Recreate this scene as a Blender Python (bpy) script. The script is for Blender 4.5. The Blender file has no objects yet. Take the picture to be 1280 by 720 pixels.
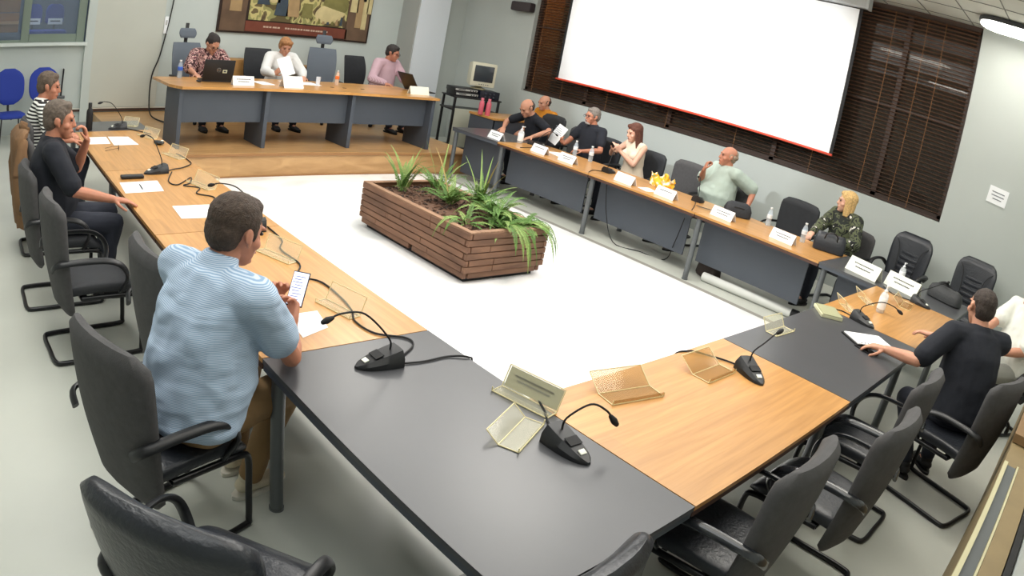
import bpy, bmesh, math, random
from mathutils import Vector, Matrix, Euler
V = Vector
R = math.radians
rng = random.Random(7)
SC = bpy.context.scene
COL = SC.collection

# ---------------------------------------------------------------- camera (wide fixed room camera with a fisheye-type lens)
def make_camera():
    cd = bpy.data.cameras.new('room_camera'); co = bpy.data.objects.new('room_camera', cd); COL.objects.link(co)
    y, p, r = R(-46.245), R(-19.338), R(10.991)
    f = V((-math.sin(y)*math.cos(p), math.cos(y)*math.cos(p), math.sin(p)))
    rt = V((math.cos(y), math.sin(y), 0)); up = rt.cross(f)
    r2 = rt*math.cos(r) + up*math.sin(r); u2 = up*math.cos(r) - rt*math.sin(r)
    m = Matrix((r2, u2, -f)).transposed().to_4x4(); m.translation = V((-1.966, -1.674, 2.093))
    co.matrix_world = m
    cd.type = 'PANO'; cd.panorama_type = 'FISHEYE_LENS_POLYNOMIAL'
    cd.sensor_fit = 'HORIZONTAL'; cd.sensor_width = 36.0; cd.sensor_height = 20.25
    cd.fisheye_fov = R(140)
    cd.fisheye_polynomial_k0 = 0.0
    K = (-3.95065321e-02, -6.17905449e-06, -1.52221009e-06, -3.00103433e-08)
    cd.fisheye_polynomial_k1 = K[0]; cd.fisheye_polynomial_k2 = K[1]; cd.fisheye_polynomial_k3 = K[2]; cd.fisheye_polynomial_k4 = K[3]
    cd.clip_start = 0.02; cd.clip_end = 100
    SC.camera = co
make_camera()

# ---------------------------------------------------------------- exposure, world and large lights
SC.view_settings.view_transform = 'Standard'; SC.view_settings.look = 'None'
SC.view_settings.exposure = 0.0; SC.view_settings.gamma = 1.0; SC.view_settings.use_curve_mapping = False
w = bpy.data.worlds.new('room_air'); SC.world = w; w.use_nodes = True
w.node_tree.nodes['Background'].inputs[0].default_value = (0.75, 0.82, 0.88, 1)
w.node_tree.nodes['Background'].inputs[1].default_value = 0.26
def area(name, loc, size, power, col=(1, 1, 1), rot=(0, 0, 0)):
    l = bpy.data.lights.new(name, 'AREA'); l.shape = 'RECTANGLE'; l.size, l.size_y = size; l.energy = power; l.color = col
    o = bpy.data.objects.new(name, l); o.location = loc; o.rotation_euler = rot; COL.objects.link(o); return o
CEIL = 3.75
area('ceiling_glow_centre', (2.4, 2.6, 3.62), (3.2, 4.6), 190, (1, 0.98, 0.95))
area('ceiling_glow_left', (-1.6, 2.4, 3.62), (1.6, 7.0), 84, (0.97, 1, 1))
area('ceiling_glow_front', (1.4, -0.6, 3.62), (5.0, 1.6), 62, (1, 0.97, 0.9))
area('ceiling_glow_right', (5.6, 3.2, 3.62), (1.2, 6.5), 50, (1, 0.98, 0.95))
area('ceiling_glow_back', (2.4, 8.0, 3.62), (6.0, 2.0), 85, (0.97, 1, 1))
def spot(name, loc, tgt, power, ang, blend=.3):
    l = bpy.data.lights.new(name, 'SPOT'); l.energy = power; l.spot_size = R(ang); l.spot_blend = blend; l.shadow_soft_size = .05
    l.color = (0.93, 0.96, 1)
    o = bpy.data.objects.new(name, l); o.location = loc
    o.rotation_euler = (V(tgt)-V(loc)).to_track_quat('-Z', 'Y').to_euler(); COL.objects.link(o)
spot('projector_beam', (2.4, 4.1, 3.35), (6.75, 4.1, 2.75), 400, 62, .25)

# ---------------------------------------------------------------- materials
def lin(c):
    return tuple(((x/255)/12.92 if x/255 <= .04045 else ((x/255+.055)/1.055)**2.4) for x in c) + (1,)
MATS = {}
def mat(name, col, rough=.6, metal=0, spec=.5, var=0, scale=8, bump=0, bscale=40, coat=0, sss=0, emis=None, es=0):
    if name in MATS: return MATS[name]
    m = bpy.data.materials.new(name); m.use_nodes = True; N = m.node_tree.nodes; L = m.node_tree.links
    b = N['Principled BSDF']; c = lin(col)
    b.inputs['Base Color'].default_value = c; b.inputs['Roughness'].default_value = rough; b.inputs['Metallic'].default_value = metal
    b.inputs['Specular IOR Level'].default_value = spec; b.inputs['Coat Weight'].default_value = coat
    if sss: b.inputs['Subsurface Weight'].default_value = sss; b.inputs['Subsurface Scale'].default_value = .01
    if emis: b.inputs['Emission Color'].default_value = lin(emis); b.inputs['Emission Strength'].default_value = es
    tc = N.new('ShaderNodeTexCoord')
    if var:
        n = N.new('ShaderNodeTexNoise'); n.inputs['Scale'].default_value = scale; n.inputs['Detail'].default_value = 4
        L.new(tc.outputs['Object'], n.inputs['Vector'])
        r = N.new('ShaderNodeValToRGB'); r.color_ramp.elements[0].position = .3; r.color_ramp.elements[1].position = .7
        r.color_ramp.elements[0].color = tuple(x*(1-var) for x in c[:3]) + (1,); r.color_ramp.elements[1].color = tuple(min(1, x*(1+var)) for x in c[:3]) + (1,)
        L.new(n.outputs['Fac'], r.inputs['Fac']); L.new(r.outputs['Color'], b.inputs['Base Color'])
    if bump:
        n2 = N.new('ShaderNodeTexNoise'); n2.inputs['Scale'].default_value = bscale; n2.inputs['Detail'].default_value = 3
        L.new(tc.outputs['Object'], n2.inputs['Vector'])
        bp = N.new('ShaderNodeBump'); bp.inputs['Strength'].default_value = bump; bp.inputs['Distance'].default_value = .01
        L.new(n2.outputs['Fac'], bp.inputs['Height']); L.new(bp.outputs['Normal'], b.inputs['Normal'])
    MATS[name] = m; return m
def wood(name, c1, c2, rough=.35, along='Y', plank=0.14, coat=.2):
    if name in MATS: return MATS[name]
    m = bpy.data.materials.new(name); m.use_nodes = True; N = m.node_tree.nodes; L = m.node_tree.links; b = N['Principled BSDF']
    tc = N.new('ShaderNodeTexCoord'); mp = N.new('ShaderNodeMapping')
    mp.inputs['Scale'].default_value = {'Y': (38, 2.2, 10), 'X': (2.2, 38, 10), 'Z': (20, 20, 1.5)}[along]
    L.new(tc.outputs['Object'], mp.inputs['Vector'])
    n = N.new('ShaderNodeTexNoise'); n.inputs['Scale'].default_value = 1.0; n.inputs['Detail'].default_value = 5; n.inputs['Distortion'].default_value = .6
    L.new(mp.outputs['Vector'], n.inputs['Vector'])
    r = N.new('ShaderNodeValToRGB'); r.color_ramp.elements[0].position = .3; r.color_ramp.elements[1].position = .68
    r.color_ramp.elements[0].color = lin(c1); r.color_ramp.elements[1].color = lin(c2)
    L.new(n.outputs['Fac'], r.inputs['Fac'])
    # strips of slightly different tone
    mp2 = N.new('ShaderNodeMapping'); s = 1/plank
    mp2.inputs['Scale'].default_value = {'Y': (s, .5, .01), 'X': (.5, s, .01), 'Z': (s, s, .3)}[along]
    L.new(tc.outputs['Object'], mp2.inputs['Vector'])
    v = N.new('ShaderNodeTexVoronoi'); v.distance = 'CHEBYCHEV'; v.inputs['Scale'].default_value = 1; v.inputs['Randomness'].default_value = .35
    L.new(mp2.outputs['Vector'], v.inputs['Vector'])
    bw = N.new('ShaderNodeSeparateColor'); L.new(v.outputs['Color'], bw.inputs[0])
    mr = N.new('ShaderNodeMapRange'); mr.inputs['To Min'].default_value = .86; mr.inputs['To Max'].default_value = 1.06
    L.new(bw.outputs[0], mr.inputs['Value'])
    mx = N.new('ShaderNodeMix'); mx.data_type = 'RGBA'; mx.blend_type = 'MULTIPLY'; mx.inputs[0].default_value = 1
    L.new(r.outputs['Color'], mx.inputs[6]); L.new(mr.outputs['Result'], mx.inputs[7]); L.new(mx.outputs[2], b.inputs['Base Color'])
    b.inputs['Roughness'].default_value = rough; b.inputs['Coat Weight'].default_value = coat; b.inputs['Coat Roughness'].default_value = .25
    MATS[name] = m; return m
def stripes(name, c1, c2, scale, axis='Z', sharp=.04, rough=.8, duty=.5, bump=0):
    if name in MATS: return MATS[name]
    m = bpy.data.materials.new(name); m.use_nodes = True; N = m.node_tree.nodes; L = m.node_tree.links; b = N['Principled BSDF']
    tc = N.new('ShaderNodeTexCoord'); wv = N.new('ShaderNodeTexWave'); wv.bands_direction = axis; wv.inputs['Scale'].default_value = scale
    wv.inputs['Distortion'].default_value = .8; wv.inputs['Detail'].default_value = 1; wv.inputs['Detail Scale'].default_value = .6
    L.new(tc.outputs['Object'], wv.inputs['Vector'])
    r = N.new('ShaderNodeValToRGB'); r.color_ramp.elements[0].position = duty-sharp; r.color_ramp.elements[1].position = duty+sharp
    r.color_ramp.elements[0].color = lin(c1); r.color_ramp.elements[1].color = lin(c2)
    L.new(wv.outputs['Fac'], r.inputs['Fac']); L.new(r.outputs['Color'], b.inputs['Base Color']); b.inputs['Roughness'].default_value = rough
    MATS[name] = m; return m
def blotch(name, cols, scale=18, rough=.85, pos=None):
    if name in MATS: return MATS[name]
    m = bpy.data.materials.new(name); m.use_nodes = True; N = m.node_tree.nodes; L = m.node_tree.links; b = N['Principled BSDF']
    tc = N.new('ShaderNodeTexCoord'); n = N.new('ShaderNodeTexNoise'); n.inputs['Scale'].default_value = scale; n.inputs['Detail'].default_value = 1.5; n.inputs['Distortion'].default_value = 1.2
    L.new(tc.outputs['Object'], n.inputs['Vector'])
    r = N.new('ShaderNodeValToRGB'); r.color_ramp.interpolation = 'CONSTANT'
    k = len(cols); pos = pos or [0] + [.38 + .26*i/(k-1) for i in range(1, k)]
    e = r.color_ramp.elements; e[0].position = 0; e[0].color = lin(cols[0]); e[1].position = pos[1]; e[1].color = lin(cols[1])
    for i in range(2, k): x = e.new(pos[i]); x.color = lin(cols[i])
    L.new(n.outputs['Fac'], r.inputs['Fac']); L.new(r.outputs['Color'], b.inputs['Base Color']); b.inputs['Roughness'].default_value = rough
    MATS[name] = m; return m
def clear(name, tint=(1, 1, 1), alpha=.12, rough=.05):
    if name in MATS: return MATS[name]
    m = bpy.data.materials.new(name); m.use_nodes = True; N = m.node_tree.nodes; L = m.node_tree.links
    b = N['Principled BSDF']; out = N['Material Output']
    b.inputs['Base Color'].default_value = (*tint, 1); b.inputs['Roughness'].default_value = rough
    t = N.new('ShaderNodeBsdfTransparent'); t.inputs['Color'].default_value = (*[.6+.4*x for x in tint], 1)
    mx = N.new('ShaderNodeMixShader'); mx.inputs[0].default_value = alpha
    L.new(t.outputs[0], mx.inputs[1]); L.new(b.outputs[0], mx.inputs[2]); L.new(mx.outputs[0], out.inputs['Surface'])
    MATS[name] = m; return m

M_wall = mat('painted_wall', (182, 188, 184), .85, var=.03, scale=1.2)
M_wall2 = mat('painted_wall_pale', (196, 204, 200), .8, var=.03, scale=1.2)
M_panel = mat('warm_white_panel', (196, 198, 188), .7, var=.02, scale=2)
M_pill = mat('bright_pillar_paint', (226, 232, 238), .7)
M_ceil = mat('ceiling_tile', (205, 205, 195), .9, var=.03, scale=3)
M_wood = wood('beech_top', (184, 132, 70), (206, 152, 88), .30, 'Y', .12)
M_woodx = wood('beech_top_crosswise', (184, 132, 70), (206, 152, 88), .30, 'X', .12)
M_pod = wood('podium_wood', (176, 134, 86), (206, 164, 112), .4, 'X', .25)
M_edge = mat('tabletop_edge_brown', (74, 48, 38), .5)
M_dark = mat('slate_laminate', (72, 73, 76), .30, var=.05, scale=3)
M_grey = mat('graphite_board', (70, 76, 85), .5, var=.03, scale=4)
M_steel = mat('grey_leg_paint', (98, 102, 104), .35, metal=.3)
M_blk = mat('black_plastic', (26, 27, 30), .4)
M_blk2 = mat('matte_black', (20, 20, 22), .7)
M_tube = mat('black_tube_enamel', (18, 19, 22), .3)
M_fab = mat('charcoal_upholstery', (74, 73, 74), .85, var=.1, scale=30, bump=.2, bscale=220)
M_fabd = mat('dark_upholstery', (40, 42, 46), .75, var=.1, scale=20, bump=.2, bscale=150)
M_leat = mat('black_leather', (38, 41, 47), .34, bump=.25, bscale=60, var=.1, scale=12)
M_chr = mat('dull_chrome', (170, 175, 180), .25, metal=.9)
M_white = mat('white_paper', (242, 244, 246), .8)
M_cream = mat('cream_card', (238, 240, 226), .7)
M_ink = mat('printed_ink', (70, 72, 78), .8)
M_acr = clear('acrylic_sheet', (.95, .93, .8), .16, .08)
M_refr = clear('acrylic_refraction', (.62, .42, .16), .22, .08)  # brown tint stands in for wood refracted through clear sheets
M_acre = mat('acrylic_cut_edge', (226, 214, 168), .3)
M_skin = mat('skin', (196, 142, 116), .55, sss=.1, var=.06, scale=20)
M_skin2 = mat('skin_ruddy', (186, 126, 100), .55, sss=.1, var=.06, scale=20)
M_skin3 = mat('skin_pale', (214, 166, 142), .55, sss=.1, var=.05, scale=20)
M_bottle = clear('water_bottle_plastic', (.8, .88, .95), .3, .06)
M_blue = mat('blue_upholstery', (24, 52, 150), .7, bump=.2, bscale=150)

# ---------------------------------------------------------------- mesh helpers
class B:
    def __init__(s): s.bm = bmesh.new()
    def _fin(s, vs, M=None, mi=0):
        if M is not None: bmesh.ops.transform(s.bm, matrix=M, verts=vs)
        if mi:
            for f in {f for v in vs for f in v.link_faces}: f.material_index = mi
        return s
    def box(s, c, size, bev=0, M=None, rot=None, mi=0, seg=2):
        r = bmesh.ops.create_cube(s.bm, size=1); vs = r['verts']
        for v in vs: v.co = V((v.co.x*size[0], v.co.y*size[1], v.co.z*size[2]))
        if bev:
            es = list({e for v in vs for e in v.link_edges})
            rr = bmesh.ops.bevel(s.bm, geom=es, offset=bev, segments=seg, affect='EDGES', profile=.6)
            vs = list({v for f in rr['faces'] for v in f.verts} | {v for v in vs if v.is_valid})
        m = Matrix.Translation(c)
        if rot: m = m @ Euler(rot).to_matrix().to_4x4()
        bmesh.ops.transform(s.bm, matrix=(M @ m) if M is not None else m, verts=vs)
        if mi:
            for f in {f for v in vs for f in v.link_faces}: f.material_index = mi
        return s
    def cyl(s, p0, p1, r0, r1=None, n=16, mi=0, M=None):
        p0, p1 = V(p0), V(p1); r1 = r0 if r1 is None else r1; d = p1-p0
        r = bmesh.ops.create_cone(s.bm, cap_ends=True, segments=n, radius1=r0, radius2=max(r1, 1e-4), depth=d.length)
        m = Matrix.Translation((p0+p1)/2) @ d.to_track_quat('Z', 'Y').to_matrix().to_4x4()
        return s._fin(r['verts'], (M @ m) if M is not None else m, mi)
    def ell(s, c, r, rot=None, n=14, mi=0, M=None):
        r = (r, r, r) if isinstance(r, (int, float)) else r
        q = bmesh.ops.create_uvsphere(s.bm, u_segments=n, v_segments=max(6, n*2//3), radius=1)
        m = Matrix.Translation(c) @ (rot.to_4x4() if rot is not None else Matrix()) @ Matrix.Diagonal((*r, 1))
        return s._fin(q['verts'], (M @ m) if M is not None else m, mi)
    def hull(s, items, n=10, mi=0, M=None):
        """items: (centre, radii, rotation matrix or None); their convex hull"""
        vs = []
        for it in items:
            c, r = it[0], it[1]; rot = it[2] if len(it) > 2 and it[2] is not None else Matrix.Identity(3)
            r = (r, r, r) if isinstance(r, (int, float)) else r
            for i in range(n//2+1):
                ph = math.pi*i/(n//2) - math.pi/2
                for j in range(n if 0 < i < n//2 else 1):
                    a = 2*math.pi*j/n
                    p = V((math.cos(ph)*math.cos(a)*r[0], math.cos(ph)*math.sin(a)*r[1], math.sin(ph)*r[2]))
                    vs.append(s.bm.verts.new(V(c) + rot @ p))
        h = bmesh.ops.convex_hull(s.bm, input=vs)
        dead = [g for g in h['geom_interior'] if isinstance(g, bmesh.types.BMVert)]
        bmesh.ops.delete(s.bm, geom=dead, context='VERTS')
        vs = [v for v in vs if v.is_valid]
        return s._fin(vs, M, mi)
    def chain(s, pts, rs, n=10, mi=0):
        for i in range(len(pts)-1): s.hull([(pts[i], rs[i]), (pts[i+1], rs[i+1])], n, mi)
        return s
    def loft(s, rings, cap=True, closed=False, mi=0, M=None):
        rs = [[s.bm.verts.new(p) for p in ring] for ring in rings]; n = len(rs[0]); fs = []
        K = len(rs)
        for i in range(K if closed else K-1):
            a, b = rs[i], rs[(i+1) % K]
            for j in range(n):
                fs.append(s.bm.faces.new((a[j], a[(j+1) % n], b[(j+1) % n], b[j])))
        if cap and not closed:
            fs.append(s.bm.faces.new(rs[0][::-1])); fs.append(s.bm.faces.new(rs[-1]))
        for f in fs: f.material_index = mi
        if M is not None: bmesh.ops.transform(s.bm, matrix=M, verts=[v for r_ in rs for v in r_])
        return s
    def tube(s, pts, r, n=8, closed=False, sm=0, mi=0, M=None, flat=None):
        pts = [V(p) for p in pts]
        if sm: pts = spline(pts, sm, closed)
        K = len(pts); rings = []; nrm = None
        for i, p in enumerate(pts):
            a = pts[(i-1) % K] if (closed or i > 0) else p; b = pts[(i+1) % K] if (closed or i < K-1) else p
            t = (b-a).normalized()
            if nrm is None: nrm = t.orthogonal().normalized() if flat is None else V(flat)
            nrm = (nrm - t*nrm.dot(t)).normalized(); bn = t.cross(nrm)
            rr = r[i*(len(r)-1)//max(1, K-1)] if isinstance(r, (list, tuple)) and not isinstance(r[0], (list, tuple)) and flat is None else r
            ra, rb = (rr, rr) if not isinstance(rr, tuple) else rr
            rings.append([p + nrm*math.cos(2*math.pi*j/n)*ra + bn*math.sin(2*math.pi*j/n)*rb for j in range(n)])
        return s.loft(rings, closed=closed, mi=mi, M=M)
    def lathe(s, prof, c=(0, 0, 0), n=16, mi=0, M=None):
        rings = [[V(c)+V((max(r, .0004)*math.cos(2*math.pi*j/n), max(r, .0004)*math.sin(2*math.pi*j/n), z)) for j in range(n)] for r, z in prof]
        return s.loft(rings, mi=mi, M=M)
    def prism(s, poly, z0, z1, mi=0, M=None):
        return s.loft([[V((x, y, z0)) for x, y in poly], [V((x, y, z1)) for x, y in poly]], mi=mi, M=M)
    def done(s, name, m, parent=None, smooth=True, ang=40):
        bmesh.ops.recalc_face_normals(s.bm, faces=s.bm.faces[:])
        me = bpy.data.meshes.new(name); s.bm.to_mesh(me); s.bm.free()
        for x in (m if isinstance(m, (list, tuple)) else [m]): me.materials.append(x)
        if smooth:
            for p in me.polygons: p.use_smooth = True
            try: me.set_sharp_from_angle(angle=R(ang))
            except Exception: pass
        o = bpy.data.objects.new(name, me); COL.objects.link(o)
        if parent is not None: o.parent = parent
        return o
def spline(p, k, closed=False):
    n = len(p); out = []
    g = (lambda i: p[i % n]) if closed else (lambda i: p[max(0, min(n-1, i))])
    for i in range(n if closed else n-1):
        a, b, c, d = g(i-1), g(i), g(i+1), g(i+2)
        for q in range(k):
            t = q/k; out.append(.5*((2*b)+(c-a)*t+(2*a-5*b+4*c-d)*t*t+(3*b-a-3*c+d)*t**3))
    if not closed: out.append(p[-1])
    return out
def thing(name, label, cat, loc=(0, 0, 0), rz=0, group=None):
    o = bpy.data.objects.new(name, None); COL.objects.link(o); o.empty_display_size = .1
    o.location = loc; o.rotation_euler = (0, 0, rz); return tag(o, label, cat, group)
def tag(o, label, cat, group=None, kind=None):
    o['label'] = label; o['category'] = cat
    if group: o['group'] = group
    if kind: o['kind'] = kind
    return o
def struct(o): o['kind'] = 'structure'; return o
def place(o, loc, rz=0, rx=0, ry=0): o.location = loc; o.rotation_euler = (rx, ry, rz); return o
def dup(root, label, loc=None, rz=None, group=None):
    r = root.copy(); COL.objects.link(r); r['label'] = label
    if loc is not None: r.location = loc
    if rz is not None: r.rotation_euler = (0, 0, rz)
    if group: r['group'] = group
    for ch in list(root.children):
        c = ch.copy(); COL.objects.link(c); c.parent = r
        for g in ch.children:
            d = g.copy(); COL.objects.link(d); d.parent = c
    return r
def sring(cx, cy, cz, hw, hd, n=24, e=.5, U=V((1, 0, 0)), W=V((0, 1, 0)), bow=0):
    """superellipse ring in the plane U,W; bow pushes the sides along W"""
    out = []
    for j in range(n):
        a = 2*math.pi*j/n; c, s_ = math.cos(a), math.sin(a)
        x = math.copysign(abs(c)**e, c)*hw; y = math.copysign(abs(s_)**e, s_)*hd
        out.append(V((cx, cy, cz)) + U*x + W*(y + bow*(x*x)))
    return out

# ---------------------------------------------------------------- the room
def slab(name, lo, hi, m):
    b = B(); b.box([(a+c)/2 for a, c in zip(lo, hi)], [abs(c-a) for a, c in zip(lo, hi)]); return struct(b.done(name, m, smooth=False))
def floor_mat():
    m = mat('terrazzo_floor', (196, 199, 190), .35, var=.05, scale=1.3)
    return m
slab('floor', (-4, -2.05, -.08), (7.0, 9.9, 0), floor_mat())
def marble():
    m = bpy.data.materials.new('white_marble'); m.use_nodes = True; N = m.node_tree.nodes; L = m.node_tree.links; b = N['Principled BSDF']
    tc = N.new('ShaderNodeTexCoord'); n = N.new('ShaderNodeTexNoise'); n.inputs['Scale'].default_value = .9; n.inputs['Detail'].default_value = 6; n.inputs['Distortion'].default_value = 1.5
    L.new(tc.outputs['Object'], n.inputs['Vector']); r = N.new('ShaderNodeValToRGB')
    r.color_ramp.elements[0].position = .36; r.color_ramp.elements[0].color = lin((222, 226, 226)); r.color_ramp.elements[1].position = .52; r.color_ramp.elements[1].color = lin((250, 250, 250))
    L.new(n.outputs['Fac'], r.inputs['Fac']); L.new(r.outputs['Color'], b.inputs['Base Color']); b.inputs['Roughness'].default_value = .3
    return m
M_marble = marble()
slab('floor_inner', (-.15, -.1, 0), (4.42, 6.44, .006), M_marble)
slab('trim_1', (4.42, -.1, 0), (4.50, 6.44, .007), mat('grey_stone_strip', (150, 148, 140), .5))
slab('ceiling', (-4, -2.05, CEIL), (7.0, 9.9, CEIL+.1), M_ceil)
b = B()
for k in range(9): b.box((6.75-1.2*k*.5, 4.0, CEIL-.003), (.012, 11.8, .006))
for k in range(20): b.box((1.5, -1.6+.6*k, CEIL-.003), (10.9, .012, .006))
struct(b.done('trim_2', mat('ceiling_grid_line', (120, 120, 114), .8), smooth=False))
slab('wall_front', (-4, -2.1, 0), (7.0, -1.98, CEIL), M_wall)
slab('wall_left', (-4.1, -2, 0), (-4, 10, CEIL), M_wall)
# screen wall with a window opening y .056-7.52, z 1.276-3.72
slab('wall_right', (6.9, -2, 0), (7.02, 9.9, 1.276), M_wall)
slab('wall_right_near', (6.9, -2, 1.276), (7.02, .056, CEIL), M_wall)
slab('wall_right_far', (6.9, 7.52, 1.276), (7.02, 9.9, CEIL), M_wall)
# back wall with an interior window opening at left (x -4..-.2, z > 1.42)
slab('wall_back', (.0, 9.9, 0), (7.1, 10.0, CEIL), M_wall2)
slab('wall_back_below_window', (-4, 9.9, 0), (-.18, 10.0, 1.38), M_wall2)
slab('wall_recess', (6.3, 9.42, 0), (7.0, 9.9, CEIL), M_wall)
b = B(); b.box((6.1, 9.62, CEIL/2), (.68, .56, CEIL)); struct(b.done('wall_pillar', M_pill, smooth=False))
b = B(); b.box((5.745, 9.63, CEIL/2), (.03, .54, CEIL)); struct(b.done('wall_pillar_shade', mat('pillar_side_shade', (170, 172, 168), .8), smooth=False))  # thin slab over the pillar's side, its shade put into a greyer colour
# flush warm-white door leaf beside the window, with its frame
b = B(); b.box((.52, 9.88, 1.9), (1.22, .04, 3.02)); d1 = struct(b.done('door_1', M_panel, smooth=False))
b = B(); b.box((-.11, 9.87, 1.9), (.14, .07, 3.7)); struct(b.done('trim_4', M_wall2, smooth=False))
b = B(); b.box((.62, 9.865, .345), (1.9, .03, .03)); b.box((.62, 9.86, .375), (1.9, .02, .014), mi=1)
struct(b.done('baseboard_back', [M_edge, mat('white_trim', (225, 222, 208), .6)], smooth=False))
# window in the back wall: opening frame, green-grey sash, room beyond
b = B()
b.box((-2.1, 9.86, 1.40), (3.9, .16, .05)); struct(b.done('trim_5', mat('sill_white', (214, 222, 218), .5), smooth=False))
fr = mat('sage_frame', (120, 134, 122), .5)
b = B()
for x in (-1.20, -.27): b.box((x, 9.92, 2.6), (.13, .08, 2.4))
b.box((-.735, 9.92, 1.49), (.79, .075, .12)); b.box((-2.6, 9.92, 1.445), (2.8, .06, .04))
wn = struct(b.done('window_2', fr, smooth=False))
g = B(); g.box((-.73, 9.93, 2.6), (.82, .006, 2.3)); g.box((-2.6, 9.93, 2.6), (2.7, .006, 2.3))
g.done('pane', clear('interior_glass', (.7, .8, .9), .1, .03), wn, smooth=False)
slab('wall_far_room', (-4.5, 13.0, 0), (1.5, 13.1, CEIL), mat('far_room_blue_grey', (70, 84, 104), .8, var=.2, scale=1.5))
slab('floor_far_room', (-4.5, 10.0, 0), (1.5, 13.0, .02), mat('far_room_floor', (80, 84, 92), .7))
slab('wall_far_room_side', (1.4, 10.0, 0), (1.5, 13.0, CEIL), MATS['far_room_blue_grey'])
b = B()
for k in range(7): b.box((-2.75, 10.35, 1.62+.1+k*.32), (2.9, .04, .31), bev=.012)
sh = tag(b.done('wood_screen_panel', wood('orange_wood', (132, 84, 38), (160, 104, 50), .5, 'X', .3), smooth=False), 'tall brown wooden partition seen through the left part of the back window', 'partition')
b = B(); b.box((-2.75, 10.33, 1.72), (2.9, .12, .05), bev=.01); b.done('ledge', mat('pale_wood_ledge', (176, 132, 92), .5), sh)
b = B(); b.box((-2.75, 10.35, .75), (2.8, .05, 1.5)); b.done('base', MATS['far_room_blue_grey'], sh, smooth=False)
for i, x in enumerate((-1.02, -.62)):
    t = thing('office_chair', ['small dark blue chair behind the glass, the left one', 'small dark blue chair behind the glass, the right one'][i], 'chair', (x, 10.9, 0.50), 0, 'blue chairs beyond the back window')
    b = B(); b.loft([sring(0, .05, 1.18+dz, .17*s_, .03, e=.6) for dz, s_ in ((0, .8), (.03, 1), (.22, 1), (.3, .8), (.33, .4))]); b.done('backrest', M_blue, t)
    b = B(); b.box((0, -.1, 1.05), (.4, .4, .06), bev=.02); b.done('seat', M_blue, t)
    b = B(); b.box((0, -.13, 1.22), (.26, .012, .1)); b.box((0, -.137, 1.225), (.18, .004, .02), mi=1); b.done('name_card', [M_white, M_ink], t)
    b = B(); b.cyl((0, -.1, 0), (0, -.1, 1.03), .03); b.cyl((0, 0, 1.0), (0, .05, 1.2), .015); b.done('leg', M_blk, t)
slab('floor_far_tier', (-1.8, 10.45, .02), (1.38, 12.9, .50), MATS['far_room_floor'])
area('far_room_fill', (-1.5, 11.3, 3.6), (2.5, 1.5), 60, (1, .96, .9))  # unseen light added to brighten the room beyond the window
area('far_room_fill_front', (-2.8, 10.12, 3.6), (2.0, .2), 14, (1, .93, .8))  # unseen light added close to the wooden partition to brighten it
# screen-wall window: frame, glass, dark outside
M_brn = mat('dark_brown_frame', (58, 42, 34), .5)
b = B()
for y in (.09, 1.05, 2.6, 4.4, 6.1, 7.49): b.box((7.02, y, 2.5), (.07, .07, 2.45))
b.box((7.02, 3.79, 1.31), (.07, 7.46, .07)); b.box((7.02, 3.79, 3.69), (.07, 7.46, .07)); b.box((7.02, 3.79, 2.45), (.05, 7.46, .035))
w1 = struct(b.done('window_1', M_brn, smooth=False))
g = B(); g.box((7.05, 3.79, 2.5), (.006, 7.4, 2.4)); g.done('pane', clear('night_glass', (.05, .04, .03), .5, .01), w1, smooth=False)
slab('wall_outside', (8.3, -1, 0), (8.4, 8.5, 4.2), mat('outside_brown', (70, 52, 42), .8, var=.3, scale=1.2))
slab('wall_outside_far', (7.1, 8.2, 0), (8.4, 8.3, 4.2), mat('outside_orange', (190, 116, 44), .8))
area('corridor_fill', (7.7, 7.2, 3.9), (.5, .8), 60, (1, .75, .45))  # unseen warm light added for the orange glow at this end
area('corridor_fill_long', (7.7, 3.0, 4.1), (.6, 6.0), 40, (1, .86, .7))  # unseen warm light added so the outside wall shows brown
# venetian blind
b = B()
nsl = 48
for k in range(nsl):
    z = 3.66 - k*(2.34/nsl)
    b.box((6.955, 3.79, z), (.030, 7.40, .0022), rot=(0, R(22), 0))
bl = tag(b.done('venetian_blind', mat('brown_slat', (112, 80, 60), .45), smooth=False), 'dark brown venetian blind filling the wide window behind the projection screen', 'blind')
b = B(); b.box((6.95, 3.79, 3.695), (.045, 7.42, .04)); b.box((6.95, 3.79, 1.295), (.03, 7.42, .02)); b.done('rail', M_brn, bl)
for y in (.55, 1.25, 2.0, 3.2, 4.4, 5.6, 6.6, 7.3, .8):
    b = B(); b.cyl((6.932, y, 1.3), (6.932, y, 3.68), .0035, n=6); b.done('ladder_cord', mat('tan_cord', (150, 104, 66), .7), bl)
# bottom-right low cupboard under the camera
t = thing('low_cupboard', 'low tan wooden cupboard with cream edging against the front wall', 'cupboard', (0, 0, 0))
b = B(); b.box((1.9, -1.865, .41), (4.2, .21, .82)); b.done('body', mat('tan_board', (134, 116, 82), .6, var=.1, scale=6), t, smooth=False)
b = B(); b.box((.65, -1.768, .835), (1.74, .022, .03)); b.done('edging', mat('cream_edging', (190, 184, 148), .6), t, smooth=False)
b = B(); b.box((.65, -1.806, .828), (1.74, .052, .014)); b.done('grey_channel', M_steel, t, smooth=False)
b = B(); b.box((.65, -1.838, .835), (1.74, .010, .03)); b.done('edging', MATS['cream_edging'], t, smooth=False)
b = B(); b.box((.65, -1.89, .835), (1.74, .09, .03)); b.done('top_board', MATS['tan_board'], t, smooth=False)
b = B(); b.box((2.95, -1.86, .85), (2.1, .21, .05)); b.done('raised_top', mat('tan_top', (128, 100, 66), .6), t, smooth=False)
b = B(); b.box((1.9, -1.955, .84), (4.2, .03, .03)); b.done('rear_strip', M_blk2, t, smooth=False)

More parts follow.
